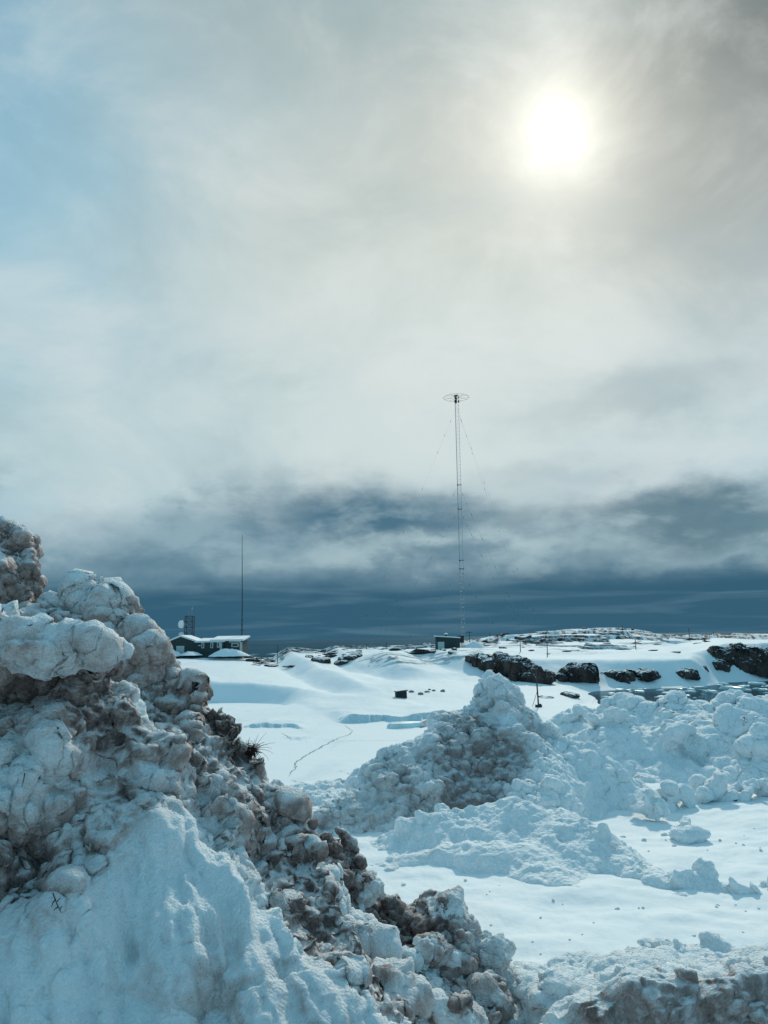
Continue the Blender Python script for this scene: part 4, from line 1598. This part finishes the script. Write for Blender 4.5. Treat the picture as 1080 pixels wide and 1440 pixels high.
for i, (px, py, s) in enumerate(spots):
    p = atz(px, py, -9.2)
    o = link('ice_floe', fm[i % 6], None, None, tuple(p)); o.scale = (s * .5, s * .35, s * .28 + .3); o.rotation_euler = (0, 0, i * 1.1)
    lab = {0: 'largest flat ice floe at the left end of the dark channel', 2: 'pale wide ice floe stuck below the largest cliff'}.get(i)
    where = 'left part' if px < 920 else ('middle' if px < 1010 else 'right part')
    tag(o, lab or 'medium flat ice floe in the %s of the dark channel' % where, 'ice floe', None if lab else 'medium floes in the ' + where)
rr = np.random.default_rng(12)
for i in range(90):
    px = rr.uniform(850, 1100); d = rr.uniform(110, 143)
    z = base_ground(np.array([(px - 540) / F * d]), np.array([d]))[0]
    if z > -9.3: continue
    p = at(px, 965, d); p[2] = -9.22
    o = link('ice_floe', fm[i % 6], None, None, tuple(p)); s = rr.uniform(.3, 1.1); o.scale = (s, s * .7, s * .5 + .2); o.rotation_euler = (0, 0, i * 2.1)
    size = 'small' if s > .7 else 'tiny'
    where = 'below the ragged rock band' if px < 930 else ('between the ragged band and the largest cliff' if px < 1000 else 'below the largest cliff')
    tag(o, size + ' ice floe in the dark channel ' + where, 'ice floe', size + ' floes ' + where)
# slab and dark gap at the shore ice edge
p = atz(568, 1022, ICE + .05)
o = link('ice_floe', fm[1], None, None, tuple(p)); o.scale = (2.0, 1.2, 1.6)
tag(o, 'low slab of shore ice tilted beside the dark tide crack left of the peaked pile', 'ice floe')
wp = [atz(x, y, ICE) for x, y in [(588, 1018), (600, 1014), (622, 1012), (640, 1009), (642, 1013), (618, 1018), (600, 1022), (591, 1024)]]
me = bpy.data.meshes.new('tide_crack'); me.from_pydata([(q[0], q[1], gz(q[0], q[1]) + .03) for q in wp], [], [tuple(range(len(wp)))[::-1]]); me.update()
M_tide = plain('tide_water', (0.03, 0.07, 0.09), 0.25, 0, 0.2, 2)
tag(link('tide_crack', me, M_tide), kind='structure')

# ------------------------------------------------------------------ green building (left)
DB = 178.0
K = DB / F                      # metres per photograph pixel there
bp = at(235, 919, DB)
B = tag(empty('building', tuple(bp)), 'long low dark green building with snow-covered white-edged roof', 'building')


def part(mb, name, mat, par, **kw):
    return mb.build(name, mat, par, **kw)


# local frame: x right, y away, z up;  gable wing then lean-to wing
g0, g1, g2 = 0.0, 6.6, 14.2       # gable end, then long side
w = MB().prism([(0.35, -1.2), (g1 + .1, -1.2), (g1 + .1, 2.75), (3.3, 3.85), (0.35, 2.75)], 0, 9.0)
w.box((10.0, 3.6, 0.75), (7.6, 7.0, 3.9))
walls = part(w, 'wall', M_green, B)
# roofs
rf = MB()
rf.prism([(-.35, 2.55), (3.3, 3.95), (3.3, 4.17), (-.35, 2.77)], -.4, 9.3)
rf.prism([(3.303, 3.95), (7.2, 2.62), (7.2, 2.84), (3.303, 4.17)], -.4, 9.3)
part(rf, 'gable_roof', M_white, B)
rs = MB()
rs.prism([(-.25, 2.83), (3.3, 4.18), (3.3, 4.34), (-.25, 2.96)], -.3, 9.2)
rs.prism([(3.303, 4.18), (7.05, 2.90), (7.05, 3.03), (3.303, 4.34)], -.3, 9.2)
part(rs, 'roof_snow', M_roofsnow, B)
Mx = Matrix.Rotation(rad(5.0), 4, 'X')
rf = MB().box((10.4, 4.0, 2.60), (7.4, 8.0, 0.22), 0, Matrix.Translation((0, 0, .0)) @ Mx)
part(rf, 'side_roof', M_white, B)
rs = MB().box((10.4, 4.1, 2.79), (7.2, 7.7, 0.14), 0, Mx)
part(rs, 'side_roof_snow', M_roofsnow, B)
w = MB().box((16.0, 4.2, 0.75), (4.4, 7.2, 4.3))
part(w, 'end_wing_wall', M_green, B)
Mx2 = Matrix.Rotation(rad(6.0), 4, 'X')
part(MB().box((14.6, 4.2, 2.85), (8.4, 8.6, 0.22), 0, Mx2), 'end_wing_roof', M_white, B)
part(MB().box((14.6, 4.3, 3.04), (8.2, 8.3, 0.16), 0, Mx2), 'end_wing_roof_snow', M_roofsnow, B)
part(MB().box((3.2, -.03, 0.75), (1.95, .08, 2.0)), 'door', M_panel, B)
part(MB().box((7.9, 0.08, 1.75), (.5, .3, .16)), 'wall_lamp', M_white, B)
for x in (8.7, 10.9):
    wd = MB().box((x, 0.06, 1.75), (.62, .07, 1.3))
    fr = part(wd, 'window', M_white, B)
    part(MB().box((x, 0.01, 1.75), (.36, .05, 1.05)), 'pane', M_glass, fr)
fr = part(MB().box((12.5, 0.06, 1.85), (.62, .07, 1.3)), 'window', M_white, B)
part(MB().box((12.5, 0.01, 1.85), (.36, .05, 1.05)), 'pane', M_glass, fr)
part(MB().box((13.15, 0.03, 1.45), (.55, .07, 1.9)), 'side_door', M_panel, B)
part(MB().box((16.5, .54, 2.55), (2.9, .08, .45)), 'eave_board', M_panel, B)
fr = part(MB().box((16.5, .55, 1.7), (1.7, .08, .9)), 'window', M_white, B)
part(MB().box((16.5, .49, 1.7), (1.35, .06, .62)), 'pane', M_glass, fr)
part(MB().box((18.0 - .05, .56, 1.2), (.62, .08, 2.3)), 'corner_door', M_panel, B)
B.scale = (0.925, 1.0, 0.94)

def heap(p, rx, ry, h, seed):
    a, r = np.meshgrid(np.linspace(0, 2 * math.pi, 41)[:-1], np.linspace(0, 1.15, 16))
    X, Y = r * np.cos(a), r * np.sin(a)
    Q = np.stack([X.ravel() * rx, Y.ravel() * ry, 0 * X.ravel()], 1)
    n_ = fbm(Q, 0.9, 4, seed * 1.7) - .5
    Z = h * (np.clip(np.cos(r.ravel() * 1.6) , -.3, 1) ** 1) * (1 + .9 * n_) - .05
    Q[:, 2] = Z
    ix = np.arange(16 * 40).reshape(16, 40)
    nx = np.roll(ix, -1, 1)
    me = np_mesh('snow_heap', Q, np.stack([ix[:-1], ix[1:], nx[1:], nx[:-1]], -1).reshape(-1, 4))
    set_attr(me, 'dirt', np.zeros(len(Q)))
    return link('snow_heap', me, M_mid, None, tuple(p))


# snow heaps against the building
M_far = M_roofsnow
for px, py, wpx, hpx, lab in [(322, 920, 46, 8.5, 'rounded snow heap in front of the right half of the green building'),
                              (240, 920, 26, 8, 'small snow heap at the left corner of the green building'),
                              (268, 920, 26, 4, 'lowest snow heap before the long wall of the green building'),
                              (664, 911, 34, 9, 'snow heap against the right side of the small hut')]:
    p = at(px, py, DB - 2.5 if px < 500 else 163)
    o = heap(p, wpx * K * .55, 2.4, hpx * K, int(px))
    tag(o, lab, 'snow heap', 'snow heaps by the buildings')

# ------------------------------------------------------------------ lattice tower with dishes
DT = 190.0
tp = at(266, 903, DT); tp[2] = gz(tp[0], tp[1])
top = at(266, 866.5, DT)[2] - tp[2]
T = tag(empty('lattice_tower', tuple(tp)), 'short square lattice tower with two pale dishes behind the green building', 'tower')
hw = .92
fr = MB()
for sx in (-1, 1):
    for sy in (-1, 1):
        fr.tube((sx * hw, sy * hw, 0), (sx * hw, sy * hw, top), .09)
n = 7
for k in range(n):
    z0, z1 = top * k / n, top * (k + 1) / n
    for sy in (-1, 1):
        fr.tube((-hw, sy * hw, z1), (hw, sy * hw, z1), .055)
        fr.tube((-hw, sy * hw, z0), (hw, sy * hw, z1), .045).tube((hw, sy * hw, z0), (-hw, sy * hw, z1), .045)
        fr.tube((sy * hw, -hw, z0), (sy * hw, hw, z1), .045).tube((sy * hw, -hw, z1), (sy * hw, hw, z1), .045)
fr.build('lattice_frame', M_red, T)
MB().tube((-.3, 0, top), (-.3, 0, top + 1.5), .05).tube((.55, 0, top), (.55, 0, top + 2.3), .06).box((.55, 0, top + 1.9), (.3, .2, .35)).build('aerials', M_steel, T)


def dish(parent, c, r, ry, name='dish'):
    V = []
    Fc = []
    n, m = 20, 4
    for j in range(m + 1):
        a = j / m
        for i in range(n):
            t = 2 * math.pi * i / n
            V.append((r * a * math.cos(t), .35 * r * (1 - a * a), r * a * math.sin(t)))
    for j in range(m):
        for i in range(n):
            Fc.append((j * n + i, j * n + (i + 1) % n, (j + 1) * n + (i + 1) % n, (j + 1) * n + i))
    b0 = len(V)
    for i in range(n):
        t = 2 * math.pi * i / n
        V.append((r * math.cos(t), -.45 * r, r * math.sin(t)))
    for i in range(n):
        Fc.append((m * n + i, m * n + (i + 1) % n, b0 + (i + 1) % n, b0 + i))
    Fc.append(tuple(range(b0, b0 + n)))
    me = bpy.data.meshes.new(name)
    me.from_pydata(V, [], Fc)
    me.update()
    o = link(name, me, M_white, parent, c)
    o.rotation_euler = (0, 0, ry)
    a = MB().tube((0, .3 * r, 0), (.6, 1.0 * r + .4, 0), .09)
    a.build('bracket', M_steel, o)
    return o


z_d = at(256, 878, DT)[2] - tp[2]
dish(T, (-hw - .85, -.3, z_d), .92, rad(-35))
z_d2 = at(254, 892.5, DT)[2] - tp[2]
dish(T, (-hw - .95, -.3, z_d2), .62, rad(25))

# ------------------------------------------------------------------ whip mast
wp_ = at(340, 905, 186.0); wp_[2] = gz(wp_[0], wp_[1])
h = at(338.5, 752, 186.0)[2] - wp_[2]
Wm = tag(empty('whip_mast', tuple(wp_)), 'thin tall single pole mast behind the right end of the green building', 'mast')
MB().tube((0, 0, 0), (0, 0, h * .45), .14, .11, 8).tube((0, 0, h * .45), (-.2, 0, h), .11, .045, 8).build('pole', M_dark, Wm)
MB().box((0, 0, h * .22), (.8, .12, .12)).box((.1, 0, h * .30), (.55, .1, .1)).box((0, 0, h * .26), (.28, .28, .6)).build('cross_arm', M_dark, Wm)

# ------------------------------------------------------------------ hut by the mast
DH = 160.0
KH = DH / F
hp = at(613.5, 913, DH)
Hh = tag(empty('hut', tuple(hp)), 'small dark green hut with pale door at the foot of the tall mast', 'hut')
Wd, Ht = 33 * KH, 2.75
MB().prism([(0, -.6), (Wd, -.6), (Wd, 2.15), (0, 2.55)], 0, 3.4).build('wall', M_green, Hh)
MB().prism([(-.22, 2.56), (Wd + .15, 2.15), (Wd + .15, 2.36), (-.22, 2.78)], -.25, 3.6).build('roof', M_white, Hh)
MB().box((1.0, -.03, .72), (1.32, .08, 1.5)).build('door', M_panel, Hh)
MB().box((.12, -.02, 1.2), (.12, .05, 2.4)).build('corner_board', M_felt, Hh)
ven = MB().tube((2.15, 1.2, 2.4), (2.15, 1.2, 2.95), .26, .26, 12).build('vent', M_dark, Hh)
MB().dome((2.15, 1.2, 2.96), .42, .30).build('vent_snow', M_roofsnow, ven)
cp = at(648.5, 903.5, 172.0)
Cb = tag(empty('cabinet', tuple(cp)), 'small dark box cabin half hidden behind the right end of the hut', 'cabin')
MB().box((0, 0, .65), (1.15, 1.2, 1.5)).build('body', M_dark, Cb, bevel=.03)
MB().box((-.1, 0, 1.44), (1.5, 1.4, .09)).build('lid', M_felt, Cb)
MB().box((-1.5, .3, 1.05), (1.4, .5, .14)).build('side_shelf', M_dark, Cb)

# ------------------------------------------------------------------ tall guyed mast
DM = 190.0
mb_ = at(651, 899, DM); mb_[2] = gz(mb_[0], mb_[1])
mt_ = at(641.5, 560, DM)
Hm = mt_[2] - mb_[2]
lean = np.array([at(641.5, 560, DM)[0] - mb_[0], 0])
TM = tag(empty('radio_mast', tuple(mb_)), 'very tall slender guyed lattice mast crowned by a spoked ring', 'mast')
fs = .50


def mx(z):
    return lean[0] * z / Hm


leg = lambda k, z: (mx(z) + fs * math.cos(rad(90 + 120 * k + 20)) * 1.15, fs * 1.15 * math.sin(rad(90 + 120 * k + 20)), z)
for k in range(3):
    MB().tube(leg(k, 0.6), leg(k, Hm), .036, .036, 5).build('leg', M_steel, TM)
br_ = MB()
nb = 64
for i in range(nb):
    z0, z1 = .6 + (Hm - .6) * i / nb, .6 + (Hm - .6) * (i + 1) / nb
    for k in range(3):
        k2 = (k + 1) % 3
        br_.tube(leg(k, z0), leg(k2, z1), .010, None, 3).tube(leg(k, z1), leg(k2, z1), .012, None, 3)
br_.build('bracing', M_steel, TM)
MB().tube((0, 0, -.5), (0, 0, .6), .35, .5, 10).build('base', M_steel, TM)
for i, py in enumerate((682, 716, 788, 800)):
    zc = at(645, py, DM)[2] - mb_[2]
    c = MB()
    for k in range(3):
        c.tube(leg(k, zc), leg((k + 1) % 3, zc), .05, None, 5)
        a = leg(k, zc)
        c.box(a, (.2, .2, .24))
    c.build('guy_collar', M_dark, TM)
# spoked hat
hub = MB().tube((mx(Hm), 0, Hm - 1.3), (mx(Hm), 0, Hm + .9), .16, .16, 6)
for k in range(3):
    hub.box(leg(k, Hm - .9), (.32, .32, .5)).box(leg(k, Hm + .2), (.28, .28, .3))
hub.box((mx(Hm), 0, Hm + .75), (1.2, .3, .14))
hub.build('hub', M_dark, TM)
Rr = 19 * DM / F
pts = [(mx(Hm) + Rr * math.cos(2 * math.pi * k / 12), Rr * math.sin(2 * math.pi * k / 12), Hm + .15) for k in range(12)]
rg = MB()
for k in range(12):
    rg.tube(pts[k], pts[(k + 1) % 12], .03, None, 5)
rg.build('ring', M_dark, TM)
for k in range(12):
    MB().tube((mx(Hm), 0, Hm + (.55 if k % 2 else -.15)), pts[k], .026, .02, 4).build('spoke', M_dark, TM)
# guy wires
anch = [np.array([-27.0, -4.0]), np.array([16.0, -22.0]), np.array([20.5, 12.0])]
for k, a in enumerate(anch):
    for j, (py, f) in enumerate(((572, 1.0), (682, .85), (716, .8), (800, .55))):
        z = at(645, py, DM)[2] - mb_[2]
        A = np.array([mx(z), 0, z])
        Bq = np.array([a[0] * f, a[1] * f, 0.0])
        Bq[2] = max(gz(Bq[0] + mb_[0], Bq[1] + mb_[1]), -9) - mb_[2]
        pts = []
        for t in np.linspace(0, 1, 13):
            q = A * (1 - t) + Bq * t
            q[2] -= 4 * 0.9 * t * (1 - t)
            pts.append(tuple(q))
        o = MB().path(pts, .010, 3).build('guy_wire', M_steel, TM)
        ins = MB()
        for t in (.06, .12, .19, .34, .52, .70, .86):
            if (j + k) % 2 and t in (.12, .52): continue
            i_ = int(t * 12); u = t * 12 - i_
            q = [pts[i_][c] * (1 - u) + pts[i_ + 1][c] * u for c in range(3)]
            dv = Vector(pts[i_ + 1]) - Vector(pts[i_]); dv.normalize()
            ins.tube(Vector(q) - dv * .3, Vector(q) + dv * .3, .036, None, 5)
        ins.build('insulators', M_dark, o)

# ------------------------------------------------------------------ poles
pl = [  # px, py_top, py_base, d, label, cross
    (660.5, 888, 904, 175, 'short pole with a wire running to the box cabin behind the hut', 1),
    (689, 895, 903, 205, 'thinnest little post just right of the mast foot', 0),
    (732, 900, 919, 150, 'leftmost plain pole on the headland above the longest rock face', 0),
    (740.5, 893, 907, 215, 'far pole close behind the leftmost plain pole of the headland', 0),
    (770, 902, 928, 148, 'tallest plain pole on the headland, above the blocky rock face', 0),
    (839.5, 892, 905, 200, 'pole on the headland top between two clusters of dark slivers', 0),
    (876.5, 880, 896, 225, 'pole breaking the skyline at the hill crest', 0),
    (894, 900, 920, 160, 'pole standing above the ragged rock band', 0),
    (970, 884, 906, 185, 'pole breaking the skyline left of the largest cliff', 0),
    (1004, 888, 903, 200, 'rightmost pole, faint on the skyline over the largest cliff', 0),
    (543, 903, 911, 185, 'small post on the shore crest halfway between mast and green building', 0),
    (515.5, 906, 913, 185, 'small post on the shore crest left of a similar one', 0),
    (390, 908, 917, 172, 'dark post beside the clutter right of the green building', 0),
]
wire_prev = None
for px, yt, yb, d, lab, crs in pl:
    p = gpt(px, d)
    zt = at(px, yt, d)[2]
    q = tag(empty('utility_pole', tuple(p)), lab, 'pole', 'poles along the shore')
    hh = max(zt - p[2], 1.0)
    MB().tube((0, 0, -.3), (rr.uniform(-.06, .06), 0, hh), .085, .065, 6).build('post', M_pole, q)
    if crs:
        MB().box((0, 0, hh - .2), (1.4, .1, .1)).build('cross_arm', M_pole, q)
        MB().path([(0, 0, hh - .1), (-.9, -.6, hh - .25), (-1.9, -1.6, hh - .3)], .03, 4).build('wire', M_dark, q)
    else:
        MB().tube((0, 0, hh - .02), (0, 0, hh + .12), .035, None, 5).tube((-.14, 0, hh - .25), (.14, 0, hh - .25), .035, None, 4).build('insulator', M_dark, q)

# pole on the near shore with a base and a stay
p = at(757, 985, 96.0); p[2] = gz(p[0], p[1])
hh = at(755.5, 941, 96.0)[2] - p[2]
q = tag(empty('utility_pole', tuple(p)), 'nearest standing pole with a dark block foot and a slanting stay on the shore snow', 'pole', 'poles along the shore')
MB().tube((0, 0, 0), (-.12, 0, hh), .10, .075, 8).build('post', M_pole, q)
MB().box((0, 0, .12), (.75, .6, .34)).box((.1, -.1, .33), (.4, .4, .14)).build('foot_block', M_dark, q, bevel=.03)
MB().tube((-.02, 0, hh * .45), (-.75, -.1, .1), .03, None, 5).build('stay', M_dark, q)
MB().tube((-.12, 0, hh), (-.12, 0, hh + .18), .03, None, 5).tube((-.3, 0, hh - .25), (.08, 0, hh - .25), .03, None, 5).build('insulator', M_dark, q)

# ------------------------------------------------------------------ crate and bags on the shore snow
def onground(px, py):
    """first hit of the detailed ground along a pixel ray"""
    v = ray(px, py)
    d = np.arange(60, 200, .25)
    Pq = v[None, :] * (d / v[1])[:, None]
    z, _, _ = ground(Pq[:, 0], Pq[:, 1])
    k = np.argmax(Pq[:, 2] < z)
    return np.array([Pq[k, 0], Pq[k, 1], z[k]])


p = onground(564, 981)
kc = p[1] / F
q = tag(empty('crate', tuple(p), rad(8)), 'dark weathered wooden crate with a sloping lid standing alone on the snow below the hut', 'crate')
w_, h_ = 15 * kc, 9.5 * kc
bx_ = MB()
bx_.prism([(-w_ / 2, -.2), (w_ / 2, -.2), (w_ / 2 * .96, h_ * .95), (-w_ / 2, h_ * .78)], -.55, .55)
body = bx_.build('body', M_crate, q, bevel=.02)
sl = MB()
for i in range(6):
    x = -w_ / 2 + .12 + i * (w_ - .24) / 5
    sl.box((x, -.575, h_ * .42), (.09, .05, h_ * .78))
sl.build('battens', M_crate, q)
MB().prism([(-w_ / 2 - .12, h_ * .80), (w_ / 2 + .14, h_ * .98), (w_ / 2 + .14, h_ * 1.09), (-w_ / 2 - .12, h_ * .90)], -.68, .68).build('lid', M_felt, q)
MB().prism([(-w_ / 2 - .05, h_ * .915), (w_ / 2 + .05, h_ * 1.095), (w_ / 2 + .05, h_ * 1.13), (-w_ / 2 - .05, h_ * .95)], -.55, .6).build('lid_snow', M_roofsnow, q)

for px, py, w_, h_, lab, mt in [(579, 974, 9, 3.2, 'tan sack nearest the wooden crate', M_bag), (592, 977.5, 10, 4.0, 'largest tan sack, low and rounded', M_bag), (601, 974, 9, 2.6, 'flat tan sack behind the largest one', M_bag),
                                (604, 970.5, 4.2, 2.6, 'small black bundle lying on the tan sacks', M_dark), (610, 972, 7, 2.8, 'tan sack at the right end of the row of sacks', M_bag), (622.5, 973, 7, 4.2, 'grey tan sack lying apart to the right of the others', M_bag)]:
    p = onground(px, py)
    kc = p[1] / F
    s = (w_ * kc / 2, w_ * kc / 2.6, h_ * kc / 1.6)
    p = p + np.array([0, s[1] * .6, s[2] * .35])
    tag(lump('sack' if mt is M_bag else 'bundle', p, s, mt, int(px), 0, amp=.06), lab, 'sack' if mt is M_bag else 'bundle', 'sacks beside the crate')

# ------------------------------------------------------------------ clutter right of the green building
p = at(376, 918, 172); p[2] = gz(p[0], p[1])
q = tag(empty('sledge', tuple(p)), 'snow-covered cargo sledge frame among the clutter right of the green building', 'sledge')
MB().box((0, -.5, .35), (3.4, .16, .22)).box((0, .7, .35), (3.4, .16, .22)).build('runners', M_dark, q)
MB().box((0, .1, .65), (3.0, 1.5, .12)).build('deck', M_pole, q)
fr = MB()
for x in (-1.3, 0, 1.2):
    fr.tube((x, -.5, .6), (x + .2, -.5, 1.4), .06)
fr.tube((-1.1, -.5, 1.4), (1.4, -.5, 1.4), .06)
fr.build('rail', M_dark, q)
tag(lump('snow_heap', p + np.array([.3, .1, 1.0]), (1.3, .7, .32), M_mid, 33, 0, amp=.05), 'cap of snow lying on the cargo sledge', 'snow heap')
for px, w_, lab in [(352, 1.5, 'dark scrap at the corner of the green building'), (360, 1.3, 'dark scrap left of the sledge'), (397, 1.6, 'pale green drum right of the sledge, at the end of the clutter')]:
    p = at(px, 918, 173); p[2] = gz(p[0], p[1])
    if px == 397:
        o = MB().tube((0, 0, 0), (0, 0, .8), .5, .5, 12).tube((0, 0, .8), (0, 0, .84), .45, .4, 12).build('drum', M_panel, None, tuple(p), smooth=False)
        tag(o, lab, 'drum')
    else:
        tag(lump('scrap', p + np.array([0, 0, .25]), (w_, .6, .32), M_dark, px, 0, amp=.25), lab, 'scrap')
